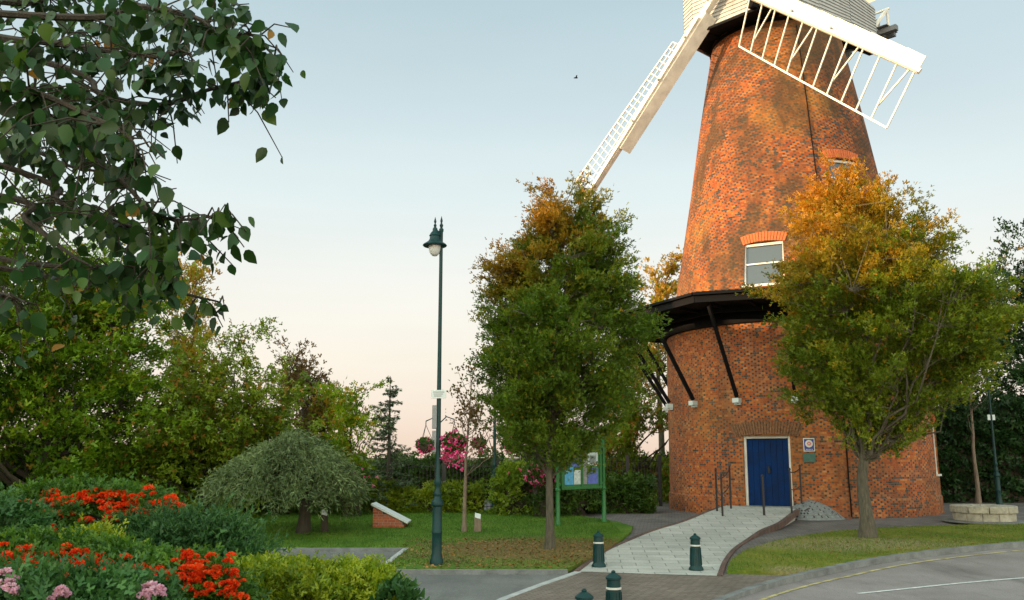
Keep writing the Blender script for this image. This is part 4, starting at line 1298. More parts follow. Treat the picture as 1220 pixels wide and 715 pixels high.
def tree(name, label, Y, base, prof, nclu, nleaf, lsize, mat, bark='bark', cat='tree', group=None, seed=1, tr=0.14,
         aut_sunf=None, upsweep=0.5, csize=0.42, hollow=0.45, shape=SPRIG, depth=1.0, gz_=None, limbs=26, trunk_top=.75, lean=0.0, flat=.75, hangs=0.0, fork=None, woody=1.0):
    """prof: rows (py, px_left, px_right) of the crown outline at distance Y; base: pixel of the trunk foot"""
    rs = np.random.RandomState(seed)
    bx, by = base
    g = P(bx, by, Y); g.z = gz(Y) if gz_ is None else gz_
    root = empty(name, g, 0, label, cat, group)
    rows = []
    for (py, a, b) in prof:
        A, B = P(a, py, Y), P(b, py, Y); rows.append((A.z - g.z, A.x - g.x, B.x - g.x))
    rows.sort()
    z0, z1 = rows[0][0], rows[-1][0]
    ws = np.array([interp(rows, z0 + (z1 - z0) * (k + .5) / 60) for k in range(60)])
    wid = np.maximum(ws[:, 1] - ws[:, 0], 0.05)
    pr = wid ** 1.4; pr /= pr.sum()
    # clumps
    per = 6; nlump = max(6, nclu // per); nclu = nlump * per; lid = np.repeat(np.arange(nlump), per)
    zi = rs.choice(60, nlump, p=pr); zc = z0 + (z1 - z0) * (zi + rs.rand(nlump)) / 60
    phi = rs.rand(nlump) * 2 * pi
    rf = (hollow + (1 - hollow) * rs.rand(nlump) ** .6) * .97
    lob = 1 + .10 * np.sin(3 * phi + zc * 2.1 + seed) + .07 * np.sin(5 * phi - zc * 3.3)
    rf = np.minimum(rf * lob, 1.06)
    L = np.array([interp(rows, z) for z in zc])
    cx = (L[:, 0] + L[:, 1]) / 2; hw = np.maximum((L[:, 1] - L[:, 0]) / 2 - csize * 1.3, .05)
    B_ = np.stack([cx + hw * rf * np.cos(phi), hw * depth * rf * np.sin(phi), zc], 1)
    bo = B_ - np.stack([cx, cx * 0, zc - .5 - upsweep], 1); bo /= np.linalg.norm(bo, axis=1, keepdims=True) + 1e-6
    sc_ = csize * (.7 + .9 * rs.rand(nlump))
    C_ = B_[lid] + rs.normal(size=(nclu, 3)) * sc_[lid][:, None] * np.array([.75, .75, .55]) + bo[lid] * (rs.normal(size=nclu) * sc_[lid] * .7)[:, None]
    zc = C_[:, 2]; cx, hw, rf = cx[lid], hw[lid], rf[lid]
    # trunk and limbs
    mb = MB()
    zt = z0 + (z1 - z0) * trunk_top
    mid = lambda z: sum(interp(rows, max(z0, z))) / 2
    tpts, trad = [], []
    for k in range(12):
        t = k / 11; z = zt * t
        tx = (mid(z) * min(1, max(0, (z - z0 * .6)) / (z1 - z0 * .6)) + rs.normal() * tr * .16 * (k > 0)) + lean * z
        tpts.append(np.array([tx, rs.normal() * tr * .16 * (k > 0), z])); trad.append(max(.012, tr * (1.0 - .88 * t ** .9)) * (1.35 if k == 0 else 1))
    mb.tube([(p[0], p[1], p[2]) for p in tpts], trad, 10, cap=False)
    def tpoint(z):
        z = min(max(z, 0), zt * .98); k = int(z / zt * 11); f = z / zt * 11 - k
        return tpts[k] * (1 - f) + tpts[min(k + 1, 11)] * f
    idx = rs.permutation(nclu)[:limbs]
    ends = []
    for i in idx:
        c = C_[i]; rr = hypot(c[0] - mid(c[2]), c[1])
        zs_ = max(z0 * .72, c[2] - rr * (upsweep * 1.6 + .25) - .3 * rs.rand())
        a = tpoint(zs_); r0 = max(.02, tr * .42 * (1 - zs_ / (z1 + .1)))
        pts_ = bough(mb, a, c, r0 * woody, .008, rs, .07, 6, 5, lift=.06)
        ends.append(pts_)
    for j in range(nclu):
        if j in set(idx.tolist()): continue
        if rs.rand() > .8: continue
        c = C_[j]
        e = ends[rs.randint(len(ends))] if ends else None
        best = None
        for e in ends:
            for q in e[2:]:
                dd_ = (q[0] - c[0]) ** 2 + (q[1] - c[1]) ** 2 + (q[2] - c[2]) ** 2 + (2 if q[2] > c[2] else 0)
                if best is None or dd_ < best[0]: best = (dd_, q)
        if best: bough(mb, best[1], c, .014 * woody, .005, rs, .10, 3, 3)
    mb.build('trunk', M[bark], root, smooth=True)
    # leaves
    n = nclu * nleaf
    ci = np.repeat(np.arange(nclu), nleaf)
    ax = C_ - np.stack([cx, np.zeros(nclu), zc - csize * 2.0 * upsweep - .2], 1)
    ax /= np.linalg.norm(ax, axis=1, keepdims=True) + 1e-6
    t = rs.normal(size=n) * csize * .75
    cs = (csize * (.45 + .6 * rs.rand(nclu)))[ci]
    off = rs.normal(size=(n, 3)) * cs[:, None] * .45 * np.array([1, 1, flat])
    pos = C_[ci] + ax[ci] * (t * (.6 if not hangs else .2))[:, None] + off
    if hangs: pos[:, 2] -= rs.rand(n) * hangs * cs
    d = rdir(rs, n) * .8 + ax[ci] * .8 + np.array([0, 0, .25 - hangs])
    nr = rdir(rs, n) * .9 + np.array([0, 0, .7])
    crnd = np.clip(.7 * rs.rand(nlump)[lid] + .3 * rs.rand(nclu), 0, 1)
    rnd = np.clip(.55 * crnd[ci] + .45 * rs.rand(n), 0, 1)
    aut_sun = None
    if aut_sunf is not None:
        q = (pos[:, 2] - z0) / (z1 - z0)
        px = (pos[:, 0] - cx[ci]) / (hw[ci] + .01)
        aut_sun = aut_sunf(q, px, crnd[ci], rs.rand(n))
    sz = lsize * (.7 + .6 * rs.rand(n))
    me_ = leaf_mesh('crown', pos, d, nr, sz, sz * .8, shape=shape, rnd=rnd, aut_sun=aut_sun, rs=rs)
    link('crown', me_, mat, root)
    return root

AUT_SUN = [(0.36, 0.12, 0.012), (0.52, 0.20, 0.012), (0.42, 0.22, 0.015), (0.62, 0.30, 0.018)]  # orange for turned leaves and for sunlit crown tops painted in
L_horn = leaf_mat('hornbeam leaves', [(0.045, 0.085, 0.006), (0.100, 0.150, 0.009), (0.165, 0.220, 0.012), (0.26, 0.28, 0.02)], AUT_SUN, trans=.38, green=False)
L_horn2 = leaf_mat('maple leaves', [(0.028, 0.070, 0.006), (0.070, 0.130, 0.009), (0.120, 0.185, 0.012), (0.20, 0.24, 0.015)], [(0.26, 0.10, 0.012), (0.38, 0.15, 0.012), (0.32, 0.19, 0.015)], trans=.35, green=False)
def aut_sunA(q, px, c, r): return np.clip((q - .54 - .16 * px + .55 * (c - .5)) * 2.2, 0, 1) * (r < .92) + (r > .965) * .7  # turned leaves, plus low-sun orange painted into the crown's top and left
def aut_sunB(q, px, c, r): return np.clip((q - .60 - .16 * px + .6 * (c - .5)) * 2.0, 0, 1) * .9 + (r > .975) * .6  # oval tree: turned leaves and sunlit upper left both put into colour
def gy(px, py, off=0.0): return G(px, py, gz, off).y

# right tree in front of the mill
YR = gy(1034, 640, .09)
profR = [(216, 985, 1012), (230, 968, 1045), (246, 955, 1075), (262, 948, 1100), (290, 938, 1125), (320, 930, 1145), (345, 922, 1172), (370, 915, 1192), (400, 916, 1194), (430, 922, 1180), (455, 935, 1165), (480, 952, 1140), (500, 975, 1112), (515, 1010, 1085)]
tree('street_tree', 'round bushy tree with orange top standing on the right lawn in front of the windmill', YR, (1034, 640), profR, 1650, 62, .096, L_horn, seed=5, tr=.20, aut_sunf=aut_sunA, upsweep=1.15, csize=.30, gz_=gz(YR) + .08, limbs=40, trunk_top=.40, hollow=.35, woody=.75)
# middle tree
YM = gy(655, 654, .07)
profM = [(214, 668, 682), (235, 640, 712), (262, 622, 735), (290, 608, 755), (320, 585, 757), (350, 570, 765), (380, 566, 778), (410, 568, 780), (440, 574, 776), (470, 580, 762), (500, 588, 745), (522, 596, 735), (538, 620, 715)]
tree('street_tree', 'tall oval tree with rust-tipped crown standing on the leaf-strewn left lawn', YM, (655, 654), profM, 1600, 58, .086, L_horn2, seed=9, tr=.105, aut_sunf=aut_sunB, upsweep=.9, csize=.26, hollow=.3, woody=.8, gz_=gz(YM) + .06, limbs=36, trunk_top=.8)

L_dark = leaf_mat('dark broad leaves', [(0.026, 0.062, 0.008), (0.070, 0.125, 0.012), (0.135, 0.195, 0.015), (0.24, 0.27, 0.02)], [(0.20, 0.13, 0.02), (0.30, 0.2, 0.03)], trans=.3)
L_olive = leaf_mat('olive willow leaves', [(0.055, 0.085, 0.012), (0.14, 0.175, 0.018), (0.25, 0.26, 0.03)], [(0.28, 0.13, 0.02), (0.36, 0.19, 0.03)], trans=.3)
L_yellow = leaf_mat('yellowing leaves', [(0.10, 0.13, 0.015), (0.20, 0.20, 0.02), (0.32, 0.26, 0.03)], [(0.34, 0.17, 0.02), (0.44, 0.28, 0.03)], trans=.4)
L_lime = leaf_mat('lime green leaves', [(0.08, 0.13, 0.012), (0.18, 0.24, 0.015), (0.30, 0.32, 0.02)], [(0.40, 0.25, 0.02), (0.48, 0.33, 0.03)], trans=.4)
L_russet = leaf_mat('russet leaves', [(0.11, 0.07, 0.03), (0.17, 0.10, 0.04), (0.10, 0.10, 0.03)], trans=.3, green=False)
L_ever = leaf_mat('evergreen leaves', [(0.008, 0.022, 0.010), (0.015, 0.038, 0.014), (0.03, 0.06, 0.02)], [(0.16, 0.12, 0.03), (0.2, 0.13, 0.03)], trans=.12)
L_grey = leaf_mat('grey-green weeping leaves', [(0.055, 0.075, 0.050), (0.115, 0.135, 0.095), (0.22, 0.24, 0.18)], trans=.25)
L_hedge = leaf_mat('hedge leaves', [(0.020, 0.042, 0.010), (0.040, 0.070, 0.012), (0.07, 0.10, 0.018)], trans=.25)
L_hedgey = leaf_mat('yellow hedge leaves', [(0.06, 0.09, 0.010), (0.14, 0.16, 0.012), (0.24, 0.23, 0.02)], trans=.35)
few = lambda p: (lambda q, px, c, r: (r < p * (.3 + q)) * 1.0)

TG = 'trees at the back of the lawn'
tree('broadleaf_tree', 'large dark green tree with dense crown at the far left', 27.5, (60, 620), [(258, 60, 85), (280, 10, 120), (305, -60, 155), (340, -100, 190), (390, -120, 205), (440, -130, 205), (490, -130, 190), (540, -120, 170), (590, -80, 150)], 800, 56, .18, L_dark, 'bark_dark', seed=21, tr=.3, aut_sunf=few(.12), csize=.65, upsweep=.4, hollow=.5, group=TG)
tree('broadleaf_tree', 'loose yellowing tree with a bare orange-lit limb right of the dark left tree', 34, (225, 620), [(308, 225, 245), (330, 195, 262), (355, 185, 270), (390, 180, 272), (430, 185, 262), (470, 195, 258), (520, 200, 250)], 120, 34, .17, L_yellow, 'bark', seed=23, tr=.16, aut_sunf=few(.5), csize=.5, group=TG, woody=1.8)
tree('willow_tree', 'olive green willow with feathery drooping sprays in the middle of the back trees', 29.5, (275, 618), [(408, 285, 310), (425, 245, 338), (450, 215, 348), (480, 190, 352), (520, 150, 350), (560, 130, 345), (600, 125, 330)], 480, 60, .15, L_olive, 'bark_dark', seed=25, tr=.2, aut_sunf=few(.10), csize=.5, hangs=.9, group=TG, upsweep=.7)
tree('broadleaf_tree', 'sparse russet tree between the willow and the lime green tree', 36, (358, 618), [(428, 335, 345), (445, 325, 372), (470, 325, 388), (500, 328, 392), (530, 330, 385)], 90, 30, .15, L_russet, 'bark_dark', seed=27, tr=.12, csize=.42, group=TG)
tree('broadleaf_tree', 'small tree with golden top behind the weeping tree', 37, (385, 616), [(448, 368, 388), (465, 355, 405), (490, 352, 412), (520, 350, 415), (560, 352, 410)], 110, 34, .16, L_yellow, 'bark_dark', seed=29, tr=.12, aut_sunf=few(.45), csize=.42, group=TG)
tree('broadleaf_tree', 'small lime green tree left of the spruce', 33, (418, 616), [(474, 405, 425), (488, 392, 440), (510, 385, 446), (540, 380, 448), (575, 385, 445), (600, 392, 438)], 150, 36, .15, L_lime, 'bark_dark', seed=31, tr=.12, aut_sunf=few(.15), csize=.42, group=TG)
tree('broadleaf_tree', 'thin birch-like sapling with sparse pale bronze leaves behind the tall lamp post', gy(553, 634, .07), (553, 634), [(420, 560, 572), (440, 538, 592), (465, 530, 600), (490, 528, 600), (515, 535, 595), (540, 545, 580)], 60, 13, .085, L_russet, 'wood', seed=33, tr=.065, csize=.30, limbs=26, trunk_top=.8, group=TG, shape=DIAMOND, woody=.6)
tree('broadleaf_tree', 'pale golden tree seen in the gap between the windmill and the oval tree', 46, (790, 600), [(288, 790, 800), (305, 765, 812), (330, 752, 818), (360, 745, 820), (400, 742, 820), (440, 745, 815)], 80, 36, .22, L_yellow, 'bark', seed=35, tr=.2, aut_sunf=few(.8), csize=.5, group=TG)
tree('broadleaf_tree', 'olive tree filling the gap left of the windmill door side', 41, (745, 600), [(405, 745, 775), (430, 715, 800), (470, 700, 815), (510, 690, 820), (560, 690, 825), (600, 690, 825)], 260, 36, .19, L_olive, 'bark_dark', seed=37, tr=.2, aut_sunf=few(.3), csize=.5, group=TG)
tree('broadleaf_tree', 'dark tree behind the oval tree and the far lamp post', 36, (620, 606), [(455, 610, 650), (480, 590, 680), (510, 575, 700), (550, 572, 710), (600, 575, 715)], 150, 36, .17, L_hedge, 'bark_dark', seed=39, tr=.15, csize=.45, group=TG)
TR = 'dark trees right of the windmill'
tree('evergreen_tree', 'tall dark evergreen at the far right picture edge', 42, (1250, 600), [(290, 1206, 1226), (310, 1194, 1250), (340, 1182, 1290), (390, 1182, 1330), (440, 1184, 1340), (500, 1180, 1340), (560, 1178, 1330), (600, 1180, 1320)], 640, 46, .24, L_ever, 'bark_dark', seed=41, tr=.3, aut_sunf=few(.04), csize=.6, group=TR)
tree('evergreen_tree', 'dark evergreen just right of the windmill wall', 43, (1120, 600), [(440, 1110, 1130), (465, 1080, 1160), (500, 1075, 1180), (540, 1075, 1190), (600, 1075, 1190)], 300, 40, .22, L_ever, 'bark_dark', seed=43, tr=.25, csize=.55, group=TR)
tree('evergreen_tree', 'mid dark evergreen showing behind the round tree', 46, (1165, 600), [(332, 1182, 1194), (355, 1172, 1205), (385, 1150, 1210), (415, 1135, 1200), (425, 1128, 1160)], 90, 36, .22, L_ever, 'bark_dark', seed=45, tr=.2, aut_sunf=few(.06), csize=.5, group=TR)
tree('broadleaf_tree', 'slender brown-trunked tree standing behind the stone drum', 38.5, (1166, 604), [(395, 1155, 1180), (420, 1140, 1188), (450, 1130, 1192), (480, 1130, 1188), (500, 1140, 1180)], 45, 20, .14, L_ever, 'wood', seed=47, tr=.11, csize=.4, limbs=14, group=TR)

# spruce
def spruce(label, Y, base, top, hw_px, seed):
    rs = np.random.RandomState(seed); g = P(*base, Y); g.z = gz(Y); Ht = P(base[0], top, Y).z - g.z; R = hw_px / FPX * Y
    root = empty('spruce_tree', g, 0, label, 'spruce')
    mb = MB(); mb.tube([(0, 0, 0), (0.02, 0, Ht * .5), (0, 0, Ht)], [.10, .06, .01], 7)
    pos, dr, nr = [], [], []
    z = .4
    while z < Ht - .12:
        f = 1 - z / Ht; n_ = 4 if f > .2 else 3
        for k in range(n_):
            zz_ = z + rs.normal() * .07
            a = 2 * pi * rs.rand(); L = R * (f ** .75) * (.5 + .95 * rs.rand()) + .08
            d_ = np.array([cos(a), sin(a), 0]); up_ = rs.uniform(.15, .75)
            pts_ = [np.array([0, 0, zz_]) + d_ * L * t + np.array([0, 0, (-.30 * t + up_ * t * t) * L]) + rs.normal(size=3) * .012 * t for t in (0, .3, .6, .85, 1)]
            mb.tube(pts_, [.020 * f + .005, .013 * f + .004, .008, .006, .003], 4, cap=False)
            m_ = int(16 + L * 60)
            for _ in range(m_):
                t = .10 + .92 * rs.rand(); i_ = min(3, int(t * 4)); p_ = pts_[i_] * (1 - (t * 4 - i_)) + pts_[min(4, i_ + 1)] * (t * 4 - i_)
                side = np.array([-d_[1], d_[0], 0]) * rs.choice([-1, 1])
                pos.append(p_ + side * rs.rand() * .20 * (1.1 - t) * L + np.array([0, 0, -rs.rand() * .05])); dr.append(d_ * rs.rand() * .8 + side * rs.rand() + np.array([0, 0, -.6 + rs.rand() * .8])); nr.append(rs.normal(size=3))
        z += .15 + .10 * f * rs.rand()
    mb.build('trunk', M['bark_dark'], root)
    N = len(pos); link('crown', leaf_mesh('crown', np.array(pos), np.array(dr), np.array(nr), .12, .035, rs=rs), M['spruce'], root)
M['spruce'] = leaf_mat('blue-green spruce needles', [(0.035, 0.055, 0.045), (0.07, 0.09, 0.075), (0.12, 0.14, 0.12)], trans=.15)
spruce('slim blue-green spruce with open branches at the back of the lawn', 31.5, (461, 612), 448, 36, 51)

# weeping tree
def weeping(label, Y, base, prof, n_str, seed):
    rs = np.random.RandomState(seed); g = P(*base, Y); g.z = gz(Y) + .07
    rows = sorted([(P(a, y, Y).z - g.z, P(a, y, Y).x - g.x, P(b, y, Y).x - g.x) for y, a, b in prof])
    z0, z1 = rows[0][0], rows[-1][0]
    root = empty('weeping_tree', g, 0, label, 'tree')
    mb = MB(); mb.tube([(0, 0, -.05), (.03, 0, .5), (-.05, .02, 1.1), (.0, 0, 1.7), (.05, 0, z1 * .85)], [.22, .15, .14, .11, .03], 10, cap=False)
    pos, dr, nr, rn = [], [], [], []
    R = max(b - a for _, a, b in rows) / 2; cxm = (rows[0][1] + rows[0][2]) / 2
    tips = [(2 * pi * rs.rand(), rs.rand() ** .5, rs.uniform(-.3, .25), rs.rand(), rs.uniform(.6, 1.3)) for _ in range(38)]
    for s_ in range(n_str):
        tip = tips[rs.randint(38)]
        a = tip[0] + rs.normal() * .30 / (.4 + tip[1]); rf = min(1.0, abs(tip[1] + rs.normal() * .14))
        # start on an uneven dome of drooping boughs
        lob = .5 + .5 * sin(4 * a + 1.3) * sin(7 * a + rf * 5)
        z = z1 * (.97 - .40 * rf ** 2.6 - .26 * lob * rf) - abs(rs.normal()) * .22 + tip[2] * rf
        lft, rgt = interp(rows, min(z1, max(z0, z)))
        cx = (lft + rgt) / 2; hw_ = (rgt - lft) / 2
        x, y = cx + hw_ * rf * cos(a) * (.82 + .2 * lob), R * .8 * rf * sin(a)
        Ls = tip[4] * (.45 + .8 * rs.rand()) * min(1, max(.25, (z - .6) / 1.2))
        out = np.array([cos(a) * .75 * rf + .38 * rs.normal(), sin(a) * .75 * rf + .35 * rs.normal(), 0]) * (1.5 if rs.rand() < .1 else 1)
        r_ = min(1, max(0, .8 * tip[3] + .1 + .2 * rs.normal())); m_ = int(Ls * 20) + 4
        if s_ % 14 == 0: bough(mb, (0.02, 0, 1.0 + rs.rand() * .8), (x, y, z), .035, .008, rs, .08, 5, 4, lift=-.18)
        for k in range(m_):
            t = k / m_
            p_ = np.array([x, y, z]) + out * (t * .9) * Ls * .8 + np.array([0, 0, .35 * t - .95 * t * t]) * Ls
            pos.append(p_ + rs.normal(size=3) * .035); dr.append(out * .6 + rs.normal(size=3) * .6 + np.array([0, 0, -.5])); nr.append(rs.normal(size=3)); rn.append(.65 * r_ + .35 * rs.rand())
    mb.build('trunk', M['bark_dark'], root, smooth=True)
    link('crown', leaf_mesh('crown', np.array(pos), np.array(dr), np.array(nr), .16, .030, rnd=np.array(rn), rs=rs), L_grey, root)
weeping('low grey-green weeping tree with a domed crown on the lawn', gy(361, 635, .07), (361, 635), [(510, 335, 372), (520, 300, 395), (538, 268, 418), (560, 252, 430), (585, 246, 432), (605, 250, 428)], 1700, 61)

# shrubs and hedges
def shrub(name, label, Y, prof, nclu, nleaf, lsize, mat, cat='shrub', seed=1, depth=1.0, base_z=None, csize=.2, shape=SPRIG, group=None, core=True, flat=.9, bright_core=None, core_k=.72):
    """a mass of leaves down to the ground; prof rows (py, left, right) at distance Y"""
    rs = np.random.RandomState(seed)
    rows = [(P(a, y, Y).z, P(a, y, Y).x, P(b, y, Y).x) for y, a, b in prof]; rows.sort()
    bz = gz(Y) if base_z is None else base_z
    xm = (rows[0][1] + rows[0][2]) / 2
    root = empty(name, (xm, Y, bz), 0, label, cat, group)
    rows = [(z - bz, a - xm, b - xm) for z, a, b in rows]
    rows = [(0.0, rows[0][1], rows[0][2])] + [r for r in rows if r[0] > .02]
    z1 = rows[-1][0]
    dz = lambda z: 1.0
    if core:
        mb = MB(); K = 20; pts_ = []
        for j in range(9):
            z = z1 * j / 8 * .80; a, b = interp(rows, z); c = (a + b) / 2; hw_ = max(.02, (b - a) / 2 - csize * .6)
            for k in range(K):
                t = 2 * pi * k / K; rr = core_k * (1 + .15 * rs.normal() * .6)
                if j == 8: rr *= .3
                pts_.append((c + hw_ * rr * cos(t) / core_k * .72, hw_ * depth * rr * sin(t) * .8, z + rs.normal() * .02))
        fs_ = [(j * K + k, j * K + (k + 1) % K, (j + 1) * K + (k + 1) % K, (j + 1) * K + k) for j in range(8) for k in range(K)] + [tuple(8 * K + k for k in range(K))]
        mb.poly(pts_, fs_); mb.build('twigs', M['bark_dark'], root)
    z = rs.rand(nclu) ** .75 * z1; phi = rs.rand(nclu) * 2 * pi; rf = .72 + .33 * rs.rand(nclu)
    top = rs.rand(nclu) < .35; rf[top] = rs.rand(top.sum()) ** .5
    L = np.array([interp(rows, q) for q in z]); hw_ = (L[:, 1] - L[:, 0]) / 2; c = (L[:, 0] + L[:, 1]) / 2
    C_ = np.stack([c + hw_ * rf * np.cos(phi), hw_ * depth * rf * np.sin(phi), z], 1)
    # clumps thrown on the top surface
    for i in np.where(top)[0]:
        x = C_[i, 0]
        zs_ = [q for q in np.linspace(0, z1, 24) if interp(rows, q)[0] <= x <= interp(rows, q)[1]]
        C_[i, 2] = (max(zs_) if zs_ else z1) * math.sqrt(max(0, 1 - .8 * abs(math.sin(phi[i]) * rf[i]) ** 2)) - csize * .3
    n = nclu * nleaf; ci = np.repeat(np.arange(nclu), nleaf)
    pos = C_[ci] + rs.normal(size=(n, 3)) * csize * .5 * np.array([1, 1, flat])
    pos[:, 2] = np.maximum(pos[:, 2], .01)
    out = C_[ci] - np.array([0, 0, z1 * .4]); out /= np.linalg.norm(out, axis=1, keepdims=True) + 1e-6
    d = rdir(rs, n) + out * .7 + np.array([0, 0, .3]); nr = rdir(rs, n) * .8 + out * .6 + np.array([0, 0, .5])
    sz = lsize * (.6 + .8 * rs.rand(n)); cr = rs.rand(nclu)
    link('foliage', leaf_mesh('foliage', pos, d, nr, sz, sz * .75, shape=shape, rnd=.5 * cr[ci] + .5 * rs.rand(n), rs=rs), mat, root)
    return root, C_, rs, (xm, bz, z1, rows)

def hedge(label, x0, x1, Y, depth_, h, nl, lsize, mat, seed=1, z=None, name='hedge', yf=None, kind=None):
    rs = np.random.RandomState(seed); bz = gz(Y) if z is None else z
    root = empty(name, ((x0 + x1) / 2, Y, bz), 0, label, 'hedge'); W = x1 - x0
    mb = MB(); nx = max(4, int(W / .5)); pts_ = []
    hh = [h * (.86 + .14 * math.sin(i * 1.3 + seed) * .6 + .07 * rs.normal()) for i in range(nx + 1)]
    for i in range(nx + 1):
        x = -W / 2 + W * i / nx
        for (yy, zz_) in ((-depth_ * .38, 0), (-depth_ * .40, hh[i] * .55), (-depth_ * .22, hh[i] * .86), (depth_ * .22, hh[i] * .86), (depth_ * .40, hh[i] * .5), (depth_ * .38, 0)):
            pts_.append((x, yy, zz_))
    fs_ = [(i * 6 + k, i * 6 + k + 1, (i + 1) * 6 + k + 1, (i + 1) * 6 + k) for i in range(nx) for k in range(5)] + [tuple(range(6)), tuple(nx * 6 + k for k in range(6))[::-1]]
    mb.poly(pts_, fs_); mb.build('twigs', M['bark_dark'], root)
    n = nl; x = (rs.rand(n) - .5) * W
    a = rs.rand(n) * pi; yy = -np.cos(a) * depth_ * .5; hx = np.interp(x, np.linspace(-W / 2, W / 2, nx + 1), hh)
    zt_ = np.sin(a) ** .45 * hx
    lob = .92 + .14 * np.sin(x * 2.2 + seed) * np.sin(x * 5.1) + .08 * np.sin(x * 9.7 + yy * 6)
    side = rs.rand(n) < .5
    zt_ = np.where(side, rs.rand(n) * hx * .9, zt_ * lob); yy = np.where(side, -depth_ * (.42 + .1 * np.sin(x * 3 + zt_ * 7)), yy)
    pos = np.stack([x, yy, zt_], 1) + rs.normal(size=(n, 3)) * .06; pos[:, 2] = np.maximum(pos[:, 2], .02)
    d = rdir(rs, n) + np.array([0, -.5, .5]); nr = rdir(rs, n) * .8 + np.array([0, -.4, .8])
    sz = lsize * (.6 + .8 * rs.rand(n)); cl = .5 + .5 * np.sin(x * 3.1 + seed) * np.sin(zt_ * 5 + x)
    link('foliage', leaf_mesh('foliage', pos, d, nr, sz, sz * .8, shape=SPRIG, rnd=np.clip(.5 * cl + .5 * rs.rand(n), 0, 1), rs=rs), mat, root)
    return root

hedge('long dark shrub belt behind the weeping tree at the back of the lawn', -24, -6.2, 31.2, 2.6, 2.7, 26000, .17, L_hedge, 71)
hedge('low yellow-green hedge between the brick wedge and the far lamp post', -6.4, -1.0, 31.6, 1.2, 1.15, 9000, .11, L_hedgey, 72)
hedge('dark low hedge behind the notice board', 0.6, 5.0, 32.5, 1.6, 1.5, 8000, .13, L_hedge, 73)
hedge('tall dark hedge right of the windmill behind the stone drum', 16.2, 34, 40.5, 3.0, 5.2, 26000, .22, L_ever, 74)
hedge('distant dark hedgerow closing the view behind the fence', -14, 12, 44, 3, 2.3, 14000, .22, L_hedge, 75, z=.35)
shrub('round_shrub', 'rounded olive shrub behind the far lamp post', 30.6, [(556, 605, 632), (566, 594, 646), (580, 588, 655), (598, 588, 656), (608, 590, 652)], 150, 40, .12, L_olive, seed=81, csize=.22)
shrub('round_shrub', 'dark rounded shrub under the pink flowers behind the oval tree', 30.8, [(572, 640, 690), (582, 628, 705), (598, 625, 712), (608, 628, 710)], 110, 40, .12, L_hedge, seed=82, csize=.22)
for (cx_, cy_, nm, sd, lb) in ((648, 566, 26, 91, 'pink flowering shrub partly hidden by the trunk of the oval tree'), (418, 577, 30, 92, 'crimson flowering shrub between the weeping tree and the spruce')):
    rt, C_, rs, inf = shrub('flowering_shrub', lb, 29.6 if sd == 91 else 29.9, [(cy_ - 14, cx_ - 16, cx_ + 16), (cy_ + 2, cx_ - 22, cx_ + 22), (cy_ + 20, cx_ - 22, cx_ + 22), (608, cx_ - 20, cx_ + 20)], 60, 34, .11, L_hedge, seed=sd, csize=.18)
    m_ = 170; z1_ = inf[2]; q = np.stack([rs.normal(size=m_) * .33, -.35 + rs.normal(size=m_) * .2, z1_ * .78 + rs.normal(size=m_) * .20], 1)
    link('flowers', leaf_mesh('flowers', q, rdir(rs, m_), rdir(rs, m_), .11, .11, shape=SPRIG, rs=rs), M['pink'], rt)

# ------------------------------------------------------------------ foreground planting on the bank
M['red'] = leaf_mat('scarlet petals', [(0.62, 0.020, 0.004), (0.82, 0.065, 0.008), (0.88, 0.15, 0.02)], trans=.3, green=False)
M['rose'] = leaf_mat('pale pink petals', [(0.60, 0.28, 0.48), (0.72, 0.42, 0.60), (0.80, 0.55, 0.68)], trans=.3, green=False)
L_red = leaf_mat('flower shrub leaves', [(0.020, 0.055, 0.015), (0.045, 0.10, 0.022), (0.08, 0.15, 0.03), (0.12, 0.19, 0.03)], trans=.3)
L_jun = leaf_mat('juniper sprays', [(0.020, 0.060, 0.030), (0.040, 0.095, 0.045), (0.075, 0.14, 0.06)], trans=.15)
L_rose = leaf_mat('blue-green rose leaves', [(0.025, 0.070, 0.035), (0.050, 0.115, 0.055), (0.085, 0.16, 0.07)], trans=.25)
L_gold = leaf_mat('golden privet leaves', [(0.06, 0.10, 0.010), (0.15, 0.19, 0.015), (0.27, 0.27, 0.025), (0.38, 0.35, 0.05)], trans=.35)

def head_mesh(r, n, seed, lsz):
    rs = np.random.RandomState(seed); d = rdir(rs, n); d[:, 2] = np.abs(d[:, 2]) * .8 - .15
    lump = 1 + .35 * rs.rand(n, 1)
    return leaf_mesh('flower_head', d * np.array([1, 1, .6]) * r * .65 * lump, d + .5 * rdir(rs, n), rdir(rs, n), lsz, lsz, rs=rs)
def heads(root, pts_, mat, r, n, lsz, seed, name='flower_head'):
    ms = []
    for k in range(5):
        me_ = head_mesh(r, n, seed + k, lsz); me_.materials.append(mat); ms.append(me_)
    rs = random.Random(seed)
    for i, p_ in enumerate(pts_):
        o = bpy.data.objects.new(name, ms[i % 5]); COL.objects.link(o); o.parent = root
        o.location = p_; s_ = rs.uniform(.6, 1.35); o.scale = (s_ * rs.uniform(.9, 1.3), s_, s_); o.rotation_euler = (rs.uniform(-.3, .3), rs.uniform(-.3, .3), rs.uniform(0, 6))
BZ = 1.0
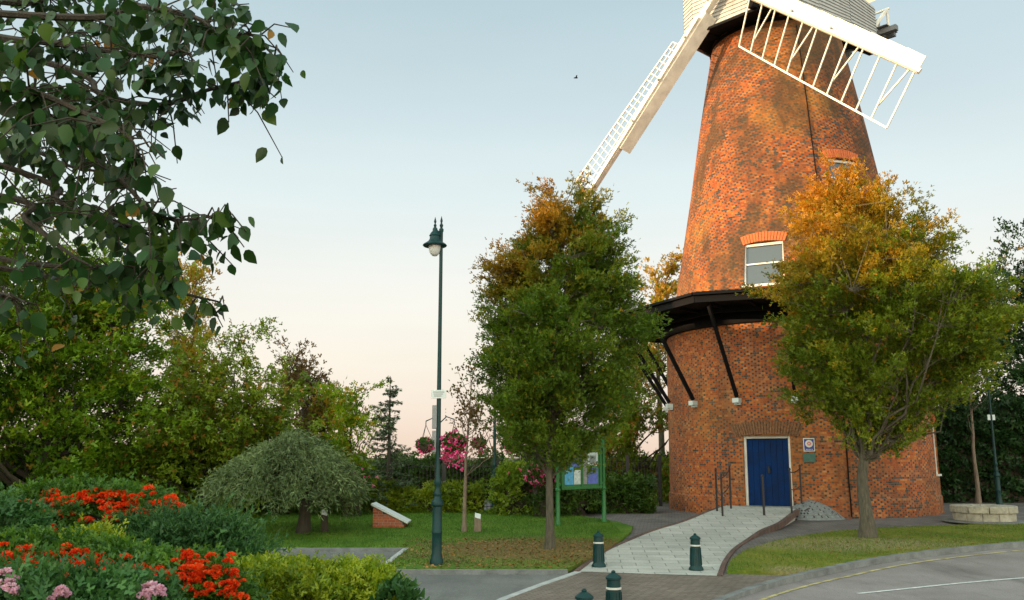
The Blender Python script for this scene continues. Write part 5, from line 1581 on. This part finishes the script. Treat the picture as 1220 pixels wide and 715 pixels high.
def place_heads(Yc, spots_px, jit, root, inf, rs, per=1, dy=.25):
    out = []
    for (px, py) in spots_px:
        for _ in range(per):
            ax_, ay_ = px + rs.normal() * jit, py + rs.normal() * jit * .6
            q = P(ax_, ay_, Yc)
            for _k in range(3):
                zr = q.z - inf[1]; lo, hi = interp(inf[3], min(max(zr, 0), inf[2])); hw_ = (hi - lo) / 2
                tx = min(.98, abs(q.x - inf[0] - (lo + hi) / 2) / max(hw_, .05))
                tz = max(0, 1 - (max(zr, 0) / inf[2]) ** 3)
                q = P(ax_, ay_, Yc - hw_ * dy * math.sqrt(1 - tx * tx) * (.40 + .60 * tz) - .07 + rs.normal() * .025)
            out.append((q.x - inf[0], q.y - Yc, q.z - inf[1]))
    return out
# back red shrub
rt, C_, rs, inf = shrub('flowering_shrub', 'upper bush covered in scarlet flower heads at the left edge of the flower bed', 7.0,
    [(580, 60, 150), (590, 20, 185), (602, -20, 205), (620, -60, 212), (645, -70, 215), (670, -70, 215)], 330, 70, .036, L_red, seed=101, base_z=BZ, csize=.09, depth=.55)
sp1 = [(104, 588), (112, 592), (122, 586), (132, 588), (97, 597), (128, 600), (140, 597), (146, 603), (150, 590), (167, 588), (168, 585), (155, 593), (137, 607), (125, 612), (66, 592), (70, 602), (50, 591), (51, 605), (82, 615), (183, 603), (198, 603), (205, 608), (192, 595), (177, 610), (140, 616), (148, 624), (135, 633), (52, 644), (46, 630), (31, 598), (92, 592), (118, 584), (160, 602), (200, 612), (130, 594), (143, 585)]
ex = np.random.RandomState(5); sp1 = sp1 + [(ex.uniform(5, 208), 592 + 60 * ex.rand() ** 1.8) for _ in range(26)]
heads(rt, place_heads(7.0, sp1, 6.5, rt, inf, rs, 3, .62), M['red'], .025, 60, .018, 7)
# front red shrub
rt, C_, rs, inf = shrub('flowering_shrub', 'long lower bush of scarlet flower heads in the middle of the flower bed', 4.7,
    [(645, -20, 60), (655, -60, 150), (668, -80, 235), (680, -90, 275), (700, -90, 292), (730, -90, 300)], 420, 66, .030, L_red, seed=103, base_z=BZ, csize=.07, depth=.35)
sp2 = [(10, 660), (30, 655), (42, 660), (60, 665), (75, 658), (85, 662), (100, 670), (120, 668), (113, 680), (135, 680), (88, 672), (60, 672), (12, 675), (20, 688), (50, 680), (85, 690), (105, 677), (125, 690), (140, 672), (130, 685), (178, 680), (172, 690), (205, 682), (220, 672), (235, 675), (245, 680), (255, 690), (262, 695), (230, 690), (240, 698), (222, 700), (212, 688), (275, 705), (268, 700), (150, 678), (70, 685), (40, 672), (22, 668), (95, 660), (283, 712), (250, 684)]
sp2 = sp2 + [(ex.uniform(0, 280), 662 + 45 * ex.rand()) for _ in range(30)]
heads(rt, place_heads(4.7, sp2, 8.0, rt, inf, rs, 3, .46), M['red'], .020, 60, .014, 17)
# juniper-like shrub
def juniper(label, Y, prof, n_br, seed):
    rt, C_, rs, inf = shrub('juniper_shrub', label, Y, prof, 200, 40, .035, L_jun, seed=seed, base_z=BZ, csize=.10, shape=NEEDLE, depth=.6)
    pos, dr, nr = [], [], []
    for _ in range(n_br):
        c = C_[rs.randint(len(C_))]; d = np.array([c[0], c[1], .25]) * .8 + rs.normal(size=3) * .25; d[2] = abs(d[2]) * .6 + .2; d /= np.linalg.norm(d); L = .12 + .20 * rs.rand()
        for k in range(24):
            t = rs.rand(); p_ = c + d * L * t + np.array([0, 0, -.06 * t * t]); s_ = rs.normal(size=3); pos.append(p_); dr.append(d * .9 + s_ * .55); nr.append(rs.normal(size=3))
    link('sprays', leaf_mesh('sprays', np.array(pos), np.array(dr), np.array(nr), .045, .010, shape=NEEDLE, rs=rs), L_jun, rt)
juniper('feathery blue-green juniper spreading between the scarlet bushes and the road', 6.6, [(622, 190, 250), (635, 160, 290), (650, 145, 308), (668, 140, 312), (690, 140, 312)], 560, 105)
# lime foliage tuft in the middle
shrub('leafy_shrub', 'bright lime green leafy sprig between the two scarlet bushes', 5.3, [(638, 95, 120), (652, 85, 150), (668, 80, 170), (700, 80, 170)], 60, 44, .04, L_gold, seed=107, base_z=BZ, csize=.08, depth=.6)
shrub('leafy_shrub', 'grey-green leafy shrub at the very left edge beside the scarlet bushes', 6.0, [(598, -60, 12), (612, -70, 40), (640, -70, 50), (670, -70, 60)], 110, 50, .045, L_rose, seed=108, base_z=BZ, csize=.09, depth=.6)
# golden hedge
rt, C_, rs, inf = shrub('privet_hedge', 'golden yellow-green clipped hedge at the lower middle left of the picture', 6.0,
    [(677, 290, 440), (685, 272, 462), (696, 262, 476), (712, 258, 482), (760, 255, 486)], 560, 70, .036, L_gold, cat='hedge', seed=109, base_z=BZ - .25, csize=.07, depth=.7)
# few dark needle sprigs right of hedge
shrub('juniper_shrub', 'small dark sprig of juniper at the right end of the golden hedge', 5.7, [(690, 468, 484), (702, 455, 492), (725, 450, 496)], 26, 36, .05, L_jun, seed=111, base_z=BZ - .3, csize=.05, shape=NEEDLE, core=False)
# roses
rt, C_, rs, inf = shrub('rose_bush', 'blue-green rose bush with pale pink blooms at the bottom left corner', 3.7,
    [(682, -40, 60), (690, -80, 150), (700, -90, 205), (730, -95, 215)], 240, 60, .036, L_rose, seed=113, base_z=BZ, csize=.07, depth=.4)
sp3 = [(6, 684), (12, 690), (4, 696), (76, 702), (71, 708), (80, 706), (18, 705), (12, 702), (178, 706), (184, 700), (190, 704), (193, 708), (176, 700), (58, 713), (170, 710)]
heads(rt, place_heads(3.7, sp3, 2.0, rt, inf, rs, 2, .44), M['rose'], .016, 40, .013, 27)

# long shoots above the red bush
# ------------------------------------------------------------------ overhanging branches at the upper left
L_over = leaf_mat('overhanging poplar leaves', [(0.008, 0.024, 0.007), (0.018, 0.045, 0.012), (0.024, 0.070, 0.036), (0.06, 0.095, 0.015)], [(0.30, 0.14, 0.02), (0.4, 0.22, 0.03)], rough=.42, trans=.25, spec=.4)
def overhang():
    rs = np.random.RandomState(7)
    root = empty('overhanging_tree', (-4.2, 3.4, 0), 0, 'tree whose leafy branches hang into the upper left corner of the picture', 'tree')
    o = Vector(root.location)
    tb = MB(); trunk_pts = [Vector((0, 0, 0)), Vector((.05, 0, 1.6)), Vector((.1, -.05, 3.0)), Vector((.12, 0, 4.4)), Vector((.2, .1, 6.2))]
    tb.tube(trunk_pts, [.24, .19, .16, .12, .05], 12, cap=False); tb.build('trunk', M['bark'], root, smooth=True)
    main = [
        ([(60, 20, 3.3), (160, 8, 3.2), (235, 22, 3.1), (262, 42, 3.05), (300, 42, 3.0), (330, 72, 3.0)], 1.0),
        ([(40, 70, 3.6), (120, 112, 3.4), (190, 125, 3.3), (245, 108, 3.2), (290, 96, 3.1), (325, 78, 3.1)], 1.0),
        ([(20, 130, 3.4), (90, 170, 3.3), (145, 215, 3.2), (180, 252, 3.1), (215, 262, 3.1), (275, 254, 3.0)], 1.0),
        ([(10, 200, 3.8), (70, 240, 3.6), (120, 262, 3.5), (170, 275, 3.4), (200, 305, 3.3), (205, 335, 3.3)], .9),
        ([(-20, 230, 3.3), (30, 262, 3.2), (80, 300, 3.15), (110, 318, 3.1)], .7),
        ([(-30, 300, 3.6), (40, 315, 3.5), (130, 318, 3.4), (160, 318, 3.4)], .65),
        ([(-30, 40, 3.1), (50, 50, 3.0), (120, 60, 3.0), (190, 68, 3.0), (215, 60, 2.95)], 1.2),
        ([(-30, 100, 3.0), (40, 110, 2.9), (100, 135, 2.9), (150, 160, 2.85), (165, 185, 2.85)], 1.2),
        ([(-20, 0, 3.7), (70, -10, 3.7), (150, 0, 3.6), (200, 20, 3.5)], 1.2),
        ([(-30, 160, 3.9), (30, 175, 3.8), (90, 200, 3.7), (150, 205, 3.6)], 1.0),
        ([(60, 330, 3.9), (130, 325, 3.8), (200, 345, 3.7), (262, 360, 3.6)], .7),
        ([(-40, 350, 3.3), (0, 350, 3.2), (30, 360, 3.1)], .6)]
    pos, dr, nr, ln, pet = [], [], [], [], []
    for bi, (path, dens) in enumerate(main):
        pts_ = [P(*q) - o for q in path]
        st = Vector((.1, 0, min(5.6, max(2.6, pts_[0].z + .2 + .3 * rs.rand()))))
        full = smoothline([st] + pts_, 6); n_ = len(full)
        bb = MB(); bb.tube(full, [.014 * (1 - i / n_) + .003 for i in range(n_)], 6, cap=False); br = bb.build('branch', M['bark_dark'], root, smooth=True)
        tw = MB()
        for i in range(6, n_):
            for _ in range((3 if i < n_ * .55 else 2) if dens > .5 else 1):
                if rs.rand() > dens * .62: continue
                p0 = np.array(full[i]); d = rs.normal(size=3) * np.array([1, .9, .55]) + np.array([.15, 0, -.35]); d /= np.linalg.norm(d); L = (.10 + .22 * rs.rand()) * (1 if i < n_ - 8 else .5)
                p1 = p0 + d * L; pm_ = p0 + d * L * .5 + np.array([0, 0, .02]); tw.tube([p0, pm_, p1 + np.array([0, 0, -.03])], [.004, .003, .002], 4, cap=False)
                for t in np.linspace(.15, 1, max(2, int(L / .035))):
                    pos.append(p0 + d * L * t); 
            pos.append(np.array(full[i]) + rs.normal(size=3) * .01)
        if tw.v: tw.build('twigs', M['bark_dark'], br)
    pos = np.array(pos); n = len(pos)
    pos2 = pos + rs.normal(size=(n, 3)) * .018; pos2[:, 2] -= .02
    d = rs.normal(size=(n, 3)) * .55 + np.array([0, 0, -1.0]); nr = rs.normal(size=(n, 3)) + np.array([0, -.7, .2])
    L = .054 * (.6 + .75 * rs.rand(n))
    def seen(Pl):
        v_ = Pl + np.array(o) - np.array([0, 0, EYE]); de = v_[:, 1] * cos(PITCH) + v_[:, 2] * sin(PITCH)
        return 610 + FPX * v_[:, 0] / np.maximum(de, .1), 357.5 - FPX * (-v_[:, 1] * sin(PITCH) + v_[:, 2] * cos(PITCH)) / np.maximum(de, .1)
    ux, uy = seen(pos)
    keep = (rs.rand(n) < .95) & ~((ux < 125) & (uy > 185) & (rs.rand(n) > .62)) & ~((ux > 175) & (uy > 125) & (uy < 235) & (rs.rand(n) > .35))
    pos, pos2, d, nr, L = pos[keep], pos2[keep], d[keep], nr[keep], L[keep]
    aut_sun = (rs.rand(len(L)) < .006) * 1.0
    link('foliage', leaf_mesh('foliage', pos2, d, nr, L, L * .82, shape=OVATE, aut_sun=aut_sun, rs=rs, smooth=True), L_over, root)
    # leaves of the inner crown, nearer the trunk
    N = 1500; q = np.array([-4.2, 3.4, 0]) - np.array(o)
    pin = np.stack([rs.uniform(-1.3, 2.3, N), rs.uniform(-1.2, 1.4, N), rs.uniform(3.2, 6.4, N)], 1)
    keep = []
    Pw = pin + np.array(o)
    v = Pw - np.array([0, 0, EYE]); dep = v[:, 1] * cos(PITCH) + v[:, 2] * sin(PITCH); px = 610 + FPX * v[:, 0] / np.maximum(dep, .1); py = 357.5 - FPX * (-v[:, 1] * sin(PITCH) + v[:, 2] * cos(PITCH)) / np.maximum(dep, .1)
    lim = 165 - .0045 * np.maximum(py, 0) ** 2 + rs.normal(size=N) * 12
    ok = (dep > .5) & (((px < lim) & (py < 190)) | (px < -40))
    pin = pin[ok]; n = len(pin); L = .054 * (.6 + .75 * rs.rand(n))
    link('foliage', leaf_mesh('inner_foliage', pin, rs.normal(size=(n, 3)) * .5 + np.array([0, 0, -1.0]), rs.normal(size=(n, 3)) + np.array([0, -.7, .2]), L, L * .82, shape=OVATE, aut_sun=(rs.rand(n) < .004) * 1.0, rs=rs, smooth=True), L_over, root)
overhang()

# ------------------------------------------------------------------ grass blades and fallen leaves
def in_poly(x, y, poly):
    c = np.zeros(len(x), bool); j = len(poly) - 1
    for i in range(len(poly)):
        xi, yi = poly[i]; xj, yj = poly[j]
        m_ = ((yi > y) != (yj > y)) & (x < (xj - xi) * (y - yi) / (yj - yi + 1e-12) + xi); c ^= m_; j = i
    return c
L_blade = leaf_mat('grass blades', [(0.030, 0.070, 0.008), (0.055, 0.11, 0.012), (0.10, 0.15, 0.02)], trans=.25)
L_blade2 = leaf_mat('dry grass blades', [(0.05, 0.085, 0.012), (0.10, 0.13, 0.02), (0.17, 0.15, 0.04)], trans=.25)
L_fall = leaf_mat('fallen leaves', [(0.15, 0.07, 0.02), (0.26, 0.13, 0.03), (0.32, 0.20, 0.06)], trans=.1, green=False)
def blades(name, label, poly, bb, n, z_off, mat, seed, hgt=.06, w=.012, brown=None, fall=False):
    rs = np.random.RandomState(seed); x = rs.uniform(bb[0], bb[1], n); y = rs.uniform(bb[2], bb[3], n)
    k = in_poly(x, y, poly); x, y = x[k], y[k]
    if brown is not None and not fall:
        r = np.hypot((x - brown[0]) / brown[2], (y - brown[1]) / brown[3]); k = rs.rand(len(x)) < np.clip(r - .35, .12, 1); x, y = x[k], y[k]
    m_ = len(x); z = np.array([gz(q) for q in y]) + z_off
    pos = np.stack([x, y, z], 1)
    if fall: d = rs.normal(size=(m_, 3)) * np.array([1, 1, .15]); nr = rs.normal(size=(m_, 3)) * .3 + np.array([0, 0, 1]); pos[:, 2] += .015
    else: d = rs.normal(size=(m_, 3)) * .4 + np.array([0, 0, 1]); nr = rs.normal(size=(m_, 3))
    s_ = hgt * (.5 + rs.rand(m_))
    patch = .5 + .5 * np.sin(x * 1.7 + seed) * np.sin(y * 2.3)
    o = link(name, leaf_mesh(name, pos, d, nr, s_, w if not fall else s_ * .8, shape=DIAMOND if fall else NEEDLE, rnd=.5 * patch + .5 * rs.rand(m_), rs=rs), mat)
    tag(o, label, 'grass' if not fall else 'leaves', kind='stuff')
polyL = [(p.x, p.y) for p in GL] + [(-1.0, 33), (-40, 33)]
blades('grass', 'short green grass growing over the left lawn', polyL, (-9.5, 3, 19, 31.5), 60000, .07, L_blade, 201, .055, brown=(c1.x - .2, c1.y - .6, 3.4, 2.6))
blades('grass', 'short dry grass growing over the right lawn island', rg, (4, 19, 17.5, 27), 46000, .085, L_blade2, 202, .05)
blades('fallen_leaves', 'brown fallen leaves scattered on the lawn under the oval tree', polyL, (c1.x - 3.6, c1.x + 2.6, 18, 23.5), 3600, .07, L_fall, 203, .06, fall=True)
blades('fallen_leaves', 'few brown leaves scattered under the round tree', rg, (7, 13, 19, 25), 700, .085, L_fall, 204, .055, fall=True)
